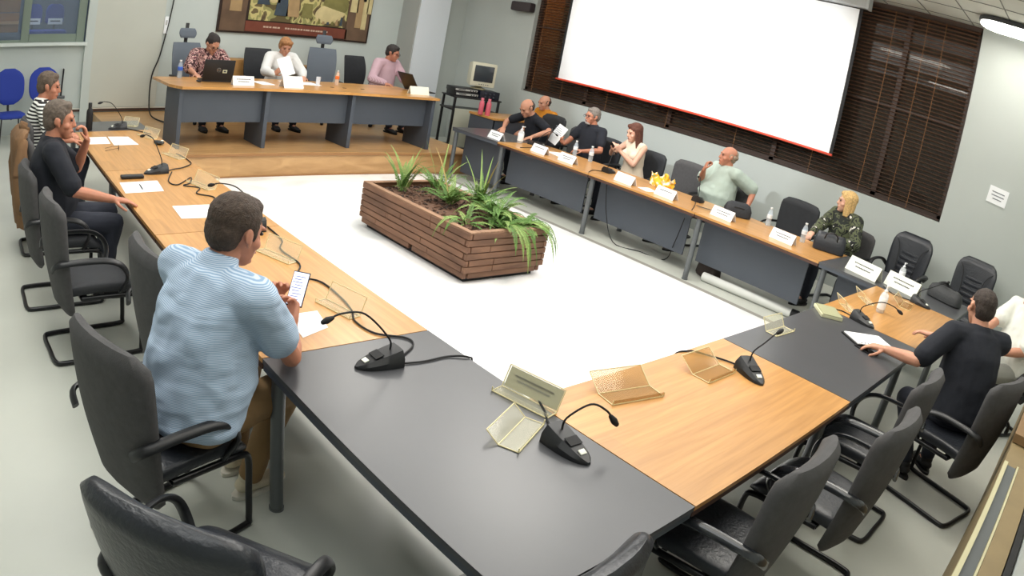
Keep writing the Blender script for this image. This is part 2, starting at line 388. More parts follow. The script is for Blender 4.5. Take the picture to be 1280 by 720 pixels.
# ---------------------------------------------------------------- projection screen
t = thing('projection_screen', 'large white pull-down projection screen hanging before the brown blind', 'projection screen', (6.75, 4.12, 0))
b = B(); b.box((0, 0, 2.6), (.004, 4.86, 1.92)); b.done('screen_sheet', mat('screen_white', (248, 250, 252), .9), t, smooth=False)
for q in (-2.455, 2.455):
    b = B(); b.box((-.003, q, 2.6), (.006, .05, 1.94)); b.done('border', M_blk2, t, smooth=False)
b = B(); b.box((-.003, 0, 1.628), (.03, 4.96, .03), bev=.008); b.done('bottom_bar', mat('red_bar', (214, 72, 46), .5), t)
b = B(); b.box((-.03, 0, 3.645), (.13, 5.1, .14), bev=.02); b.box((-.03, -2.56, 3.645), (.15, .04, .16), bev=.01); b.done('housing', mat('housing_grey', (196, 200, 202), .5), t)
b = B(); b.box((-.03, 0, 3.735), (.1, 4.6, .03)); b.done('mount', M_steel, t)
# wall speaker, paper notice, switch
t = thing('wall_speaker', 'small dark box loudspeaker high on the wall left of the screen', 'speaker', (6.82, 7.78, 2.76))
b = B(); b.box((0, 0, 0), (.14, .50, .17), bev=.03); b.done('body', mat('speaker_brown', (58, 50, 52), .6), t)
b = B(); b.box((.075, 0, 0), (.02, .2, .08)); b.done('bracket', M_blk, t)
t = thing('wall_notice', 'white printed paper notice taped on the wall right of the window', 'notice', (6.895, -.585, 1.83))
b = B(); b.box((0, 0, 0), (.004, .26, .2), rot=(R(3), 0, 0)); b.done('sheet', M_white, t, smooth=False)
b = B()
for k in range(3): b.box((-.004, 0, .04-.04*k), (.002, .17-.05*(k == 2), .012), rot=(R(3), 0, 0))
b.done('print', mat('grey_print', (130, 134, 140), .8), t, smooth=False)
t = thing('wall_switch', 'small white rectangular switch beside the door leaf', 'switch', (1.17, 9.86, 1.72))
b = B(); b.box((0, 0, 0), (.07, .03, .28), bev=.01); b.done('plate', M_white, t)
b = B(); b.box((0, -.018, .04), (.03, .012, .08), bev=.004); b.done('rocker', mat('rocker_grey', (190, 190, 188), .5), t)
b = B(); b.tube([(1.28, 9.85, 3.7), (1.25, 9.85, 2.2), (1.14, 9.85, 1.3), (1.02, 9.84, .9), (1.0, 9.8, .5), (.9, 9.2, .34), (.98, 8.6, .33)], .011, 6, sm=6)
tag(b.done('power_cable', M_blk2), 'thick black cable running down the back wall beside the door leaf', 'cable')
# wall hook lever under the window
t = thing('wall_lever', 'black lever handle mounted on the wall under the back window', 'lever', (-.52, 9.86, 1.0))
b = B(); b.cyl((.02, -.03, 0), (-.0, -.03, -.42), .014, .014, 8); b.cyl((.02, .02, 0), (.02, -.04, 0), .014, .014, 8); b.done('lever', M_blk, t)
b = B(); b.box((.0, -.03, -.43), (.14, .05, .05), bev=.015); b.box((0, .01, -.43), (.06, .05, .05)); b.done('bracket', M_steel, t)
# ceiling lights
def ceiling_light(loc, L_, label, P=45):
    t = thing('ceiling_light', label, 'ceiling light', loc, 0, 'oblong ceiling lights')
    b = B(); n = 20
    ring = lambda sc, z: [V((.26*sc*math.cos(a)*1.0, (L_/2-.26)*(1 if math.sin(a) > 0 else -1) + .26*sc*math.sin(a), z)) for a in [2*math.pi*(j+.5)/n for j in range(n)]]
    b.loft([ring(1, 0), ring(1, -.05)]); b.done('housing', mat('lamp_housing', (60, 62, 64), .5), t)
    b = B(); b.loft([ring(.9, -.045), ring(.9, -.075), ring(.8, -.09)]); b.done('diffuser', mat('lamp_diffuser', (255, 255, 255), .5, emis=(255, 250, 240), es=14), t)
    return t
ceiling_light((6.25, -.75, CEIL-.012), 1.5, 'oblong glowing ceiling light at the top right, near the wall with the notice')
for i, (x, y) in enumerate(((2.6, -.75), (2.6, 2.2), (2.6, 5.2), (-1.6, 2.2), (-1.6, 5.6))):
    ceiling_light((x, y, CEIL-.012), 1.5, 'oblong ceiling light above the hall, out of the picture')

# ---------------------------------------------------------------- podium
t = thing('podium', 'low wooden podium with a side step carrying the head table', 'podium', (0, 0, 0))
b = B(); b.box((2.62, 8.17, .155), (5.16, 3.42, .31)); b.done('platform', M_pod, t, smooth=False)
b = B(); b.box((2.62, 6.452, .285), (5.18, .03, .03), bev=.006); b.box((5.205, 8.17, .285), (.03, 3.44, .03), bev=.006)
b.box((2.62, 6.452, .01), (5.16, .02, .02)); b.done('nosing', mat('podium_nosing', (150, 108, 66), .5), t)
b = B(); b.box((5.36, 7.2, .08), (.3, 1.3, .16), bev=.004); b.done('step', M_pod, t, smooth=False)

# ---------------------------------------------------------------- tables
H = .74
def table(label, x0, x1, y0, y1, dark, legs, panel=None, group='meeting table modules', cross=False):
    t = thing('conference_table', label, 'table', ((x0+x1)/2, (y0+y1)/2, 0), 0, group)
    W, D_ = x1-x0, y1-y0
    b = B(); b.box((0, 0, H-.011), (W-.006, D_-.006, .022)); b.done('tabletop', M_dark if dark else (M_woodx if cross else M_wood), t, smooth=False)
    b = B(); b.box((0, 0, H-.037), (W-.012, D_-.012, .03)); b.done('edge_band', M_grey if dark else M_edge, t, smooth=False)
    for lx, ly in legs:
        l = B(); l.cyl((lx, ly, .012), (lx, ly, H-.05), .031, .031, 20); l.cyl((lx, ly, 0), (lx, ly, .014), .035, .035, 20); l.done('leg', M_steel, t)
    b = B()
    if W > D_: b.box((0, 0, H-.075), (W-.16, .05, .045))
    else: b.box((0, 0, H-.075), (.05, D_-.16, .045))
    b.done('beam', M_blk, t, smooth=False)
    if panel:
        (c, s_) = panel; b = B(); b.box(c, s_, bev=.003); b.done('modesty_panel', M_grey, t, smooth=False)
    return t
TW = .85
table('long dark slate table end in the foreground, seated man in blue at its corner', -TW, 0, -TW, .685, True, [(-.375, .70), (.30, .70), (-.36, -.66), (.36, -.66)], ((.28, 0, .46), (.018, 1.3, .42)))
table('wooden left-row table under the phone and elbows of the man in blue', -TW, 0, .685, 2.32, False, [(.33, -.6), (.36, .76), (-.36, .76)], ((.28, 0, .46), (.018, 1.4, .42)))
table('wooden left-row table with two paper sheets, beside the man in the black t-shirt', -TW, 0, 2.32, 4.0, False, [(.36, .78), (-.36, .78)], ((.28, 0, .46), (.018, 1.4, .42)))
table('wooden left-row table under the spread papers and eyeglasses', -TW, 0, 4.0, 5.79, False, [(.36, .8), (-.36, .8)], ((.28, 0, .46), (.018, 1.5, .42)))
table('short dark table end at the far end of the left row by the podium', -TW, 0, 5.79, 6.40, True, [(.36, .2), (-.36, .2)])
table('wide wooden table in the right foreground between two dark tables', 0, 1.555, -TW, 0, False, [(.70, -.33), (.70, .33)], ((0, .28, .46), (1.4, .018, .42)), cross=True)
table('dark slate table right of the wide wooden one, the notebook on it', 1.555, 3.07, -TW, 0, True, [(.70, -.33), (.70, .33)], ((0, .28, .46), (1.35, .018, .42)))
table('wooden corner table at the right with pump bottle and clear holders', 3.07, 4.52, -TW, 0, False, [(.68, -.33), (-.6, .33)], cross=True)
XC = 4.52; XE = XC+TW
table('dark table end beneath the two large name plates at the right', XC, XE, -TW, .632, True, [(-.375, .68), (.36, .68)], ((-.22, .0, .43), (.018, 1.15, .46)))
table('wooden screen-row table nearest the right corner, black handbag on it', XC, XE, .632, 2.132, False, [(-.375, .70), (.36, .70)], ((-.195, 0.08, .42), (.018, 1.30, .46)))
table('wooden screen-row table in front of the man in the pale green t-shirt', XC, XE, 2.132, 3.673, False, [(-.375, .72), (.36, .72)], ((-.195, 0.06, .42), (.018, 1.34, .46)))
table('wooden screen-row table in front of the man with glasses and the paper', XC, XE, 3.673, 5.312, False, [(-.375, .76), (.36, .76)], ((-.195, 0.06, .42), (.018, 1.42, .46)))
table('short dark table at the far end of the screen row', XC, XE, 5.312, 6.30, True, [(-.375, .44), (.36, .44)], ((-.195, 0, .40), (.018, .86, .62)))
# side table with wooden top behind the far end
t = thing('side_table', 'small wooden-topped desk behind the screen row with two pink bottles', 'table', (5.95, 6.95, 0), R(0))
b = B(); b.box((.12, -.08, .85), (1.1, .62, .035), bev=.006); b.done('tabletop', M_wood, t)
b = B(); b.box((.12, -.36, .55), (1.06, .02, .56)); b.done('front_panel', M_grey, t, smooth=False)
for sx in (-.40, .64):
    b = B(); b.box((sx, -.08, .416), (.03, .58, .83)); b.done('side_panel', M_grey, t, smooth=False)

# head table on the podium
PZ = .31; HH = 1.09
t = thing('head_table', 'long head table on the podium with wooden top and dark grey fronts', 'table', (0, 0, PZ))
h = HH-PZ
poly = [(.52, 6.98), (.62, 6.72), (4.48, 6.64), (4.50, 7.85), (.52, 7.85)]
b = B(); b.prism(poly, h-.035, h); b.done('tabletop', M_woodx, t, smooth=False)
for k, (x, y) in enumerate(((.64, 6.80), (1.80, 6.74), (3.08, 6.73), (4.42, 6.70))):
    b = B(); b.box((x, y+.30, (h-.036)/2), (.055, .62, h-.036), bev=.004); b.done('side_panel', M_grey, t, smooth=False)
for (xa, xb) in ((.67, 1.77), (1.83, 3.05), (3.11, 4.39)):
    b = B(); b.box(((xa+xb)/2, 6.84, h-.036-.21), (xb-xa-.002, .02, .42)); b.done('modesty_panel', M_grey, t, smooth=False)
for x in (2.95, 3.15, 3.45):
    b = B(); b.cyl((x, 7.15, h), (x, 7.15, h+.004), .03, n=14); b.done('cable_cap', M_edge, t)

# ---------------------------------------------------------------- planter and ferns
t = thing('planter', 'big wooden slatted planter box standing on the white floor in the middle', 'planter', (2.385, 3.49, 0))
PX, PY = .485, .87
M_pl = wood('planter_oak', (98, 68, 50), (136, 98, 74), .7, 'Y', .3, 0)
M_plx = wood('planter_oak_crosswise', (98, 68, 50), (136, 98, 74), .7, 'X', .3, 0)
hs = .060
for sx in (-1, 1):
    b1 = B()
    for k in range(7):
        z = .045+hs*(k+.5); q = k % 2; r2_ = random.Random(k+9*sx)
        cuts = sorted([-PY+.045*q] + [r2_.uniform(-.6, .6) for _ in range(1+k % 2)] + [PY-.045*q])
        for a, c in zip(cuts, cuts[1:]): b1.box((sx*(PX-.02-.02*(k == 0)), (a+c)/2, z), (.04, c-a-.004-.05*(k == 0), hs-.006), bev=.005, seg=1)
    b1.done('side_planks', M_pl, t)
for sy in (-1, 1):
    b2 = B()
    for k in range(7):
        z = .045+hs*(k+.5); q = k % 2; r2_ = random.Random(k+5*sy)
        ww = PX-.045*(1-q)-.03*(k == 0); cuts = sorted([-ww] + ([r2_.uniform(-.3, .3)] if k % 3 else []) + [ww])
        for a, c in zip(cuts, cuts[1:]): b2.box(((a+c)/2, sy*(PY-.02-.02*(k == 0)), z), (c-a-.004, .04, hs-.006), bev=.005, seg=1)
    b2.done('end_planks', M_plx, t)
b = B()
for sx in (-1, 1): b.box((sx*(PX-.035), 0, .468), (.06, 2*PY, .014), bev=.004)
for sy in (-1, 1): b.box((0, sy*(PY-.035), .468), (2*PX-.13, .06, .014), bev=.004)
b.box((0, 0, .25), (2*PX-.1, 2*PY-.1, .3)); b.done('rim', wood('planter_rim_wood', (128, 96, 72), (160, 124, 96), .65, 'Y', .3, 0), t)
b = B(); b.box((0, 0, .028), (2*PX-.14, 2*PY-.14, .054)); b.done('plinth', M_blk2, t, smooth=False)
b = B()
n_ = 26
gv = [[b.bm.verts.new((-PX+.07+(2*PX-.14)*i/12, -PY+.07+(2*PY-.14)*j/n_, .415+rng.uniform(-.006, .014))) for j in range(n_+1)] for i in range(13)]
for i in range(12):
    for j in range(n_): b.bm.faces.new((gv[i][j], gv[i+1][j], gv[i+1][j+1], gv[i][j+1]))
for _ in range(420):
    b.box((rng.uniform(-PX+.08, PX-.08), rng.uniform(-PY+.08, PY-.08), .425+rng.uniform(0, .012)), (rng.uniform(.02, .055), rng.uniform(.008, .02), .006), rot=(rng.uniform(-.5, .5), rng.uniform(-.5, .5), rng.uniform(0, 3.1)), mi=rng.randint(0, 1))
so = b.done('bark_mulch', [mat('mulch_brown', (92, 66, 50), .95, var=.3, scale=30), mat('mulch_dark', (52, 40, 34), .95)], t, smooth=False); so['kind'] = 'stuff'
M_f1 = mat('fern_green', (82, 120, 48), .6, var=.25, scale=14); M_f2 = mat('fern_pale_green', (124, 150, 78), .6, var=.2, scale=14); M_f3 = mat('dry_frond', (158, 138, 84), .7)
def frond(b, base, az, length, up, droop, w, mi, rr, step=.024, twist=0):
    """arched stem with paired leaflets"""
    p = V(base); d = V((math.cos(az)*math.cos(up), math.sin(az)*math.cos(up), math.sin(up))); pts = [p.copy()]
    n = int(length/.03)
    for i in range(n):
        d = (d + V((0, 0, -droop*(i/n+.25)))).normalized(); d = (d + V((math.cos(az+twist*i/n), math.sin(az+twist*i/n), 0))*.03).normalized()
        p = p + d*.03; pts.append(p.copy())
    b.tube(pts, .0022, 4, mi=mi)
    tot = len(pts)-1
    for i in range(2, tot):
        for sub in (0, .33, .66):
            q = pts[i].lerp(pts[i+1], sub); f = (i+sub)/tot; t_ = (pts[i+1]-pts[i]).normalized()
            side = t_.cross(V((0, 0, 1)));
            if side.length < .1: side = V((math.sin(az), -math.cos(az), 0))
            side.normalize(); L_ = w*math.sin(math.pi*min(1, .18+f*.84))*rr.uniform(.8, 1.15)
            for s_ in (-1, 1):
                tip = q + side*s_*L_ + t_*L_*.35 + V((0, 0, -L_*rr.uniform(.05, .45)))
                m_ = q.lerp(tip, .45); ww = t_*.0055
                vs = [b.bm.verts.new(x) for x in (q, m_+ww, tip, m_-ww)]
                fa = b.bm.faces.new(vs); fa.material_index = mi
def blade(b, base, az, length, up, droop, w, mi, rr):
    p = V(base); d = V((math.cos(az)*math.cos(up), math.sin(az)*math.cos(up), math.sin(up))); L_, R_ = [], []; n = 10
    for i in range(n+1):
        side = d.cross(V((0, 0, 1)));
        if side.length < .05: side = V((1, 0, 0))
        side.normalize(); ww = w*math.sin(math.pi*(.12+.86*i/n)); L_.append(b.bm.verts.new(p-side*ww)); R_.append(b.bm.verts.new(p+side*ww+V((0, 0, .003))))
        d = (d+V((0, 0, -droop))).normalized(); p = p+d*length/n
    for i in range(n):
        f = b.bm.faces.new((L_[i], R_[i], R_[i+1], L_[i+1])); f.material_index = mi
def fern(loc, label, seed, n=14, L_=(.3, .5), up=(.7, 1.35), dr=.12, w=.04, hang=None, stems=0, az=None):
    rr = random.Random(seed); t = thing('potted_fern', label, 'plant', loc, 0, 'ferns growing in the wooden planter')
    b = B()
    for k in range(n):
        a = rr.uniform(0, 6.28) if az is None else rr.uniform(*az)
        frond(b, (rr.uniform(-.03, .03), rr.uniform(-.03, .03), 0), a, rr.uniform(*L_), rr.uniform(*up), dr*rr.uniform(.7, 1.4), w, rr.choice((0, 0, 1)), rr)
    if hang:
        for a, l in hang: frond(b, (0, 0, .02), a, l, .75, .30, w*.9, rr.choice((0, 1)), rr)
    b.done('foliage', [M_f1, M_f2, M_f3], t, smooth=False)
    b = B()
    for k in range(3): blade(b, (rr.uniform(-.05, .05), rr.uniform(-.05, .05), 0), rr.uniform(0, 6.28), rr.uniform(.1, .22), rr.uniform(.5, 1.3), .1, .008, 0, rr)
    for k in range(stems):
        a = rr.uniform(0, 6.28); blade(b, (0, 0, 0), a, rr.uniform(.45, .62), 1.3, rr.uniform(.04, .12), .010, rr.choice((1, 1, 2)), rr)
    b.done('stems', [M_f1, M_f2, M_f3], t, smooth=False)
    return t
Z0 = .43
fern((2.20, 4.08, Z0), 'tall thin spiky plant at the far left corner of the planter', 1, 13, (.32, .52), (1.0, 1.45), .07, .030, stems=3)
fern((2.62, 4.02, Z0), 'upright pale fern at the far end of the planter, right of the spiky one', 2, 14, (.28, .48), (.8, 1.35), .09, .034, stems=2)
fern((2.44, 3.60, Z0), 'bushy green fern in the middle of the planter', 3, 24, (.26, .42), (.5, 1.25), .13, .038, stems=1)
fern((2.66, 3.40, Z0), 'tall strap-leaved plant rising from the right side of the planter', 4, 15, (.34, .52), (.9, 1.4), .08, .036, stems=5)
fern((2.56, 3.05, Z0), 'dense bright green fern arching over the right part of the planter', 5, 34, (.3, .5), (.5, 1.3), .14, .044, hang=[(0.1, .5), (.4, .45)])
fern((2.14, 2.98, Z0), 'sparse fern whose frond hangs over the long front side of the planter', 6, 8, (.2, .34), (.4, 1.1), .2, .03, hang=[(3.1, .45), (3.4, .40)])
fern((2.42, 2.78, Z0), 'fern trailing long fronds down the near end of the planter', 7, 18, (.25, .4), (.3, 1.1), .2, .038, hang=[(-1.5, .62), (-1.25, .60), (-1.7, .56), (-1.9, .5), (-1.6, .66)])
fern((2.68, 2.80, Z0), 'fern spilling over the near right corner of the planter', 8, 20, (.26, .42), (.3, 1.1), .2, .038, hang=[(-.9, .55), (-.5, .55), (-1.2, .62), (.1, .5), (-1.35, .6)])

# ---------------------------------------------------------------- chairs
def visitor_chair(label, loc, rz, back=None, seat=None, h=.985, wide=.268, group=None, arm_mat=None, pad=0, rec=.075):
    back = back or M_fab; seat = seat or M_fabd
    t = thing('cantilever_chair', label, 'chair', loc, rz, group)
    b = B(); rings = []
    for i in range(15):
        f = i/14; y = -.24+.50*f; hw = .235*(1-.10*(1-f)) ; th = .04
        if i in (0, 14): hw *= .9; th *= .35
        if i in (1, 13): hw *= .97; th *= .8
        z = .445 + .012*math.sin(f*3.14) - (.03*(f-.8)/.2 if f > .8 else 0)
        rings.append(sring(0, y, z, hw, th, 28, .45, V((1, 0, 0)), V((0, 0, 1))))
    b.loft(rings); b.done('seat', seat, t, ang=60)
    # backrest: a curved padded shell
    b = B(); rings = []; n = 18; z0, z1 = .30, h
    for i in range(n+1):
        f = i/n; z = z0+(z1-z0)*f
        y = -.235 - .025*math.sin(f*3.14) - rec*f**1.4 + .02
        hw = wide*(.78+.24*math.sin(min(1, f*1.25)*1.57)) ; th = .040 + .008*f + pad
        if f > .86: hw *= math.sqrt(max(.0, 1-((f-.86)/.15)**2))*.22+.78
        if i == n: th *= .4; hw *= .93
        if i == 0: th *= .4; hw *= .9
        rings.append(sring(0, y, z, hw, th, 32, .55, V((1, 0, 0)), V((0, 1, -.2)).normalized(), bow=.75))
    b.loft(rings); bk = b.done('backrest', back, t, ang=60)
    for s_ in (-1, 1):
        x = s_*(wide+.005)
        b = B(); b.tube([(s_*.21, -.30, .60), (x*.98, -.27, .645), (x*1.03, -.12, .655), (x*1.05, .04, .645), (x*1.03, .13, .60), (x*.98, .165, .52), (s_*.21, .13, .415)], (.022, .012), 10, sm=5, flat=(1, 0, 0))
        b.done('armrest', arm_mat or M_blk, t, ang=60)
    b = B()
    b.tube([(-.20, -.12, .40), (-.215, .10, .40), (-.22, .22, .395), (-.22, .262, .36), (-.22, .262, .20), (-.22, .258, .05), (-.22, .235, .0155), (-.22, .0, .0155), (-.22, -.25, .0155), (-.185, -.315, .0155), (0, -.32, .0155),
            (.185, -.315, .0155), (.22, -.25, .0155), (.22, .0, .0155), (.22, .235, .0155), (.22, .258, .05), (.22, .262, .20), (.22, .262, .36), (.22, .22, .395), (.215, .10, .40), (.20, -.12, .40)], .0155, 10, sm=4)
    b.box((0, -.1, .395), (.40, .05, .012)); b.done('sled_frame', M_tube, t, ang=60)
    return t
def exec_chair(label, loc, rz, h=1.12):
    t = thing('executive_chair', label, 'chair', loc, rz)
    b = B(); b.loft([sring(0, -.25+.52*f, .46+.01*math.sin(f*3.1), .26*k, .055*k2, 24, .5, V((1, 0, 0)), V((0, 0, 1))) for f, k, k2 in ((0, .85, .4), (.04, .95, .9), (.5, 1, 1), (.94, .97, .9), (1, .88, .4))]); b.done('seat', M_leat, t, ang=60)
    b = B(); n = 16; rings = []
    for i in range(n+1):
        f = i/n; z = .46+(h-.46)*f; hw = .27*(.86+.14*math.sin(min(1, f*1.5)*1.57)); th = .05
        if f > .75: hw *= math.sqrt(max(0, 1-((f-.75)/.26)**2))*.5+.5
        if i in (0, n): th *= .4
        rings.append(sring(0, -.26-.10*f, z, hw, th, 28, .6, V((1, 0, 0)), V((0, 1, 0)), bow=.8))
    b.loft(rings); bk = b.done('backrest', M_leat, t, ang=60)
    b = B()
    for k in range(5): b.box((0, -.225-.025*k*.55-.006, .60+.062*k), (.25, .05, .05), bev=.02)
    b.done('rib_cushion', M_leat, bk)
    b = B()
    for s_ in (-1, 1): b.tube([(s_*.11, -.19, .56), (s_*.145, -.22, .88), (s_*.22, -.27, h-.09)], .005, 6, sm=3)
    b.done('piping', M_blk2, bk)
    for s_ in (-1, 1):
        b = B(); b.tube([(s_*.25, -.28, .62), (s_*.31, -.2, .69), (s_*.32, 0, .70), (s_*.31, .14, .66), (s_*.29, .16, .56), (s_*.25, .08, .47)], (.03, .018), 10, sm=5, flat=(1, 0, 0)); b.done('armrest', M_blk, t, ang=60)
    b = B(); b.cyl((0, 0, .09), (0, 0, .42), .03, .025)
    for k in range(5):
        a = k*2*math.pi/5; b.hull([((0, 0, .11), .03), ((.29*math.cos(a), .29*math.sin(a), .075), .016)], 8)
    b.done('star_base', M_blk, t)
    for k in range(5):
        a = k*2*math.pi/5; b = B(); b.cyl((.29*math.cos(a)-.02, .29*math.sin(a), .03), (.29*math.cos(a)+.02, .29*math.sin(a), .03), .03, n=12); b.done('caster', M_blk2, t)
    return t
def mesh_chair(label, loc, rz, headrest=True, matb=None, h=1.0):
    matb = matb or mat('blue_grey_mesh', (98, 106, 116), .7, bump=.3, bscale=400)
    t = thing('swivel_chair', label, 'chair', loc, rz)
    b = B(); b.loft([sring(0, -.24+.50*f, .47, .25*k, .045*k2, 24, .5, V((1, 0, 0)), V((0, 0, 1))) for f, k, k2 in ((0, .85, .4), (.05, .95, .9), (.5, 1, 1), (.94, .97, .9), (1, .88, .4))]); b.done('seat', M_fabd, t, ang=60)
    b = B(); n = 14; rings = []
    for i in range(n+1):
        f = i/n; z = .56+(h-.56)*f; hw = .25*(.82+.2*math.sin(f*2.6)); th = .02*(1 if 0 < i < n else .4)
        rings.append(sring(0, -.27-.09*f+.03*math.sin(f*3.1), z, hw, th, 28, .45, V((1, 0, 0)), V((0, 1, 0)), bow=.7))
    b.loft(rings); b.done('backrest', matb, t, ang=60)
    if headrest:
        b = B(); rings = []
        for i in range(7):
            f = i/6; rings.append(sring(0, -.33-.03*f, h+.07+.15*f, .15*(.8+.2*math.sin(f*3.1)), .02*(1 if 0 < i < 6 else .4), 20, .5, V((1, 0, 0)), V((0, 1, 0)), bow=1.0))
        b.loft(rings); hr = b.done('headrest', matb, t, ang=60)
        b = B(); b.box((0, -.385, h+.1), (.06, .02, .40), bev=.008); b.done('bracket', M_blk, hr)
    b = B(); b.box((0, -.33, .72), (.07, .03, .5), bev=.01); b.box((0, -.18, .44), (.08, .3, .03), bev=.01); b.done('spine', M_blk, t)
    for s_ in (-1, 1):
        b = B(); b.box((s_*.29, -.02, .69), (.07, .25, .03), bev=.012); b.box((s_*.29, -.05, .56), (.03, .05, .24), bev=.008); b.box((s_*.22, -.05, .45), (.16, .05, .02)); b.done('armrest', M_blk, t)
    b = B(); b.cyl((0, 0, .09), (0, 0, .44), .028)
    for k in range(5):
        a = k*2*math.pi/5+.3; b.hull([((0, 0, .11), .03), ((.30*math.cos(a), .30*math.sin(a), .075), .016)], 8)
    b.done('star_base', M_blk, t)
    for k in range(5):
        a = k*2*math.pi/5+.3; b = B(); b.cyl((.30*math.cos(a)-.02, .30*math.sin(a), .03), (.30*math.cos(a)+.02, .30*math.sin(a), .03), .03, n=12); b.done('caster', M_blk2, t)
    return t
def face(dx, dy): return math.atan2(dy, dx) - math.pi/2
# left row (facing the tables)
visitor_chair('charcoal padded armchair, empty, its seat showing, below the man in the black t-shirt', (-1.22, 2.50, 0), face(1, .05))
visitor_chair('charcoal padded armchair carrying the man in the black t-shirt', (-1.30, 3.34, 0), face(1, .0))
visitor_chair('armchair with a brown jacket hung over its back', (-1.22, 4.46, 0), face(1, 0))
visitor_chair('grey armchair carrying the man in the striped shirt', (-1.16, 5.30, 0), face(1, 0))
visitor_chair('empty charcoal armchair pushed in to the table behind the man in blue', (-.86, 1.50, 0), face(1, .04))
visitor_chair('charcoal armchair under the man in the light blue shirt', (-1.28, .69, 0), face(.95, .30), seat=M_leat)
visitor_chair('black leather armchair in the bottom left corner of the view', (-1.375, -.175, 0), face(.815, .58), back=M_leat, seat=M_leat, h=.985, pad=.012, rec=.12)
# near row
shiny = mat('worn_black_arm', (40, 42, 46), .18, coat=.6)
visitor_chair('grey-backed armchair in the right foreground, frayed seam on its back', (.32, -.83, 0), face(-.05, 1), seat=M_leat, arm_mat=shiny)
visitor_chair('grey-backed armchair with creased leather seat, next right of the frayed one', (1.06, -.98, 0), face(.02, 1), seat=M_leat, arm_mat=shiny)
visitor_chair('grey-backed armchair pushed in between the creased-seat one and the man in black', (1.82, -.92, 0), face(.0, 1), seat=M_leat, arm_mat=shiny)
visitor_chair('armchair under the man in the black t-shirt seen from behind', (2.55, -1.36, 0), face(.27, .96), seat=M_leat)
visitor_chair('dark chair whose rounded back just shows at the bottom edge beside the table', (-.73, -.70, 0), face(-.04, 1), back=M_leat, seat=M_leat, h=.93)
visitor_chair('armchair under the man in the white shirt at the right edge', (4.48, -1.48, 0), face(-.8, .5), seat=M_leat)
# screen row
visitor_chair('empty grey armchair beside the yellow bag', (6.05, 3.42, 0), face(-1, .1), h=1.0, wide=.27)
visitor_chair('empty black rounded armchair left of the blonde woman', (6.02, 1.72, 0), face(-1, .2), back=M_fabd, h=1.0, wide=.29)
visitor_chair('grey armchair between the leaning man and the man with glasses', (6.10, 5.40, 0), face(-1, 0), h=1.0, wide=.27)
visitor_chair('armchair behind the man with glasses', (6.0, 4.84, 0), face(-1, .1), back=M_fabd, h=.98, wide=.27)
visitor_chair('armchair behind the woman looking at her phone', (6.02, 4.06, 0), face(-1, .1), back=M_fabd, h=.98, wide=.26)
visitor_chair('armchair under the man in the pale green t-shirt', (6.0, 2.66, 0), face(-1, .3), h=.9)
visitor_chair('armchair under the blonde woman, its grey arm showing', (6.0, .92, 0), face(-1, .25), h=.92)
visitor_chair('tall black armchair behind the leaning man', (5.98, 5.98, 0), face(-1, .1), back=M_fabd, h=1.08)
visitor_chair('chair of the man in the orange t-shirt by the wall', (6.46, 6.42, 0), face(-.95, .2), h=.9, group=None)
exec_chair('black leather chair with ribbed back against the wall, left one of two', (6.12, .22, 0), face(-1, .12), 1.08)
exec_chair('black leather chair with ribbed back against the wall, right one of two', (6.22, -.62, 0), face(-1, .12), 1.08)
# head row
mesh_chair('high-backed grey chair with headrest behind the woman in the flowered blouse', (1.38, 8.78, PZ), face(.12, -1), h=1.18)
mesh_chair('black office chair behind the woman in white', (2.60, 8.85, PZ), face(0, -1), headrest=False, matb=M_fabd, h=1.14)
mesh_chair('empty grey mesh chair with headrest between the woman in white and the man in pink', (3.68, 8.80, PZ), face(-.25, -1), h=1.22)
mesh_chair('black chair behind the man in the pink checked shirt', (4.42, 8.72, PZ), face(.25, -1), headrest=False, matb=M_fabd, h=1.14)
# blue linked seats along the back wall
def blue_seat(label, loc):
    t = thing('blue_chair', label, 'chair', loc, face(.12, -1), 'blue chairs against the back wall')
    b = B(); rings = []
    for i in range(13):
        f = i/12; rings.append(sring(0, -.20-.06*f, .56+.52*f, .245*math.sqrt(max(.12, 1-abs(2*f-1)**3.2)), .028*(1 if 0 < i < 12 else .4), 24, .8, V((1, 0, 0)), V((0, 1, 0)), bow=.5))
    b.loft(rings); b.done('backrest', M_blue, t, ang=60)
    b = B(); b.loft([sring(0, -.2+.46*f, .44, .235*k, .035*k2, 24, .6, V((1, 0, 0)), V((0, 0, 1))) for f, k, k2 in ((0, .75, .4), (.06, .9, .9), (.5, 1, 1), (.92, .9, .9), (1, .75, .4))]); b.done('seat', M_blue, t, ang=60)
    b = B(); b.tube([(0, -.24, .75), (0, -.25, .5), (0, -.1, .40), (0, .1, .40)], .02, 8, sm=3); b.done('back_bracket', M_blk, t)
    for sx in (-.2, .2):
        for sy in (-.2, .2):
            b = B(); b.cyl((sx, sy, 0), (sx*.8, sy*.8, .42), .012, n=8); b.done('leg', M_blk, t)
    return t
blue_seat('blue oval-backed chair against the back wall, fully visible', (-1.40, 9.10, 0))
blue_seat('blue oval-backed chair behind the head of the man in the striped shirt', (-.84, 9.15, 0))

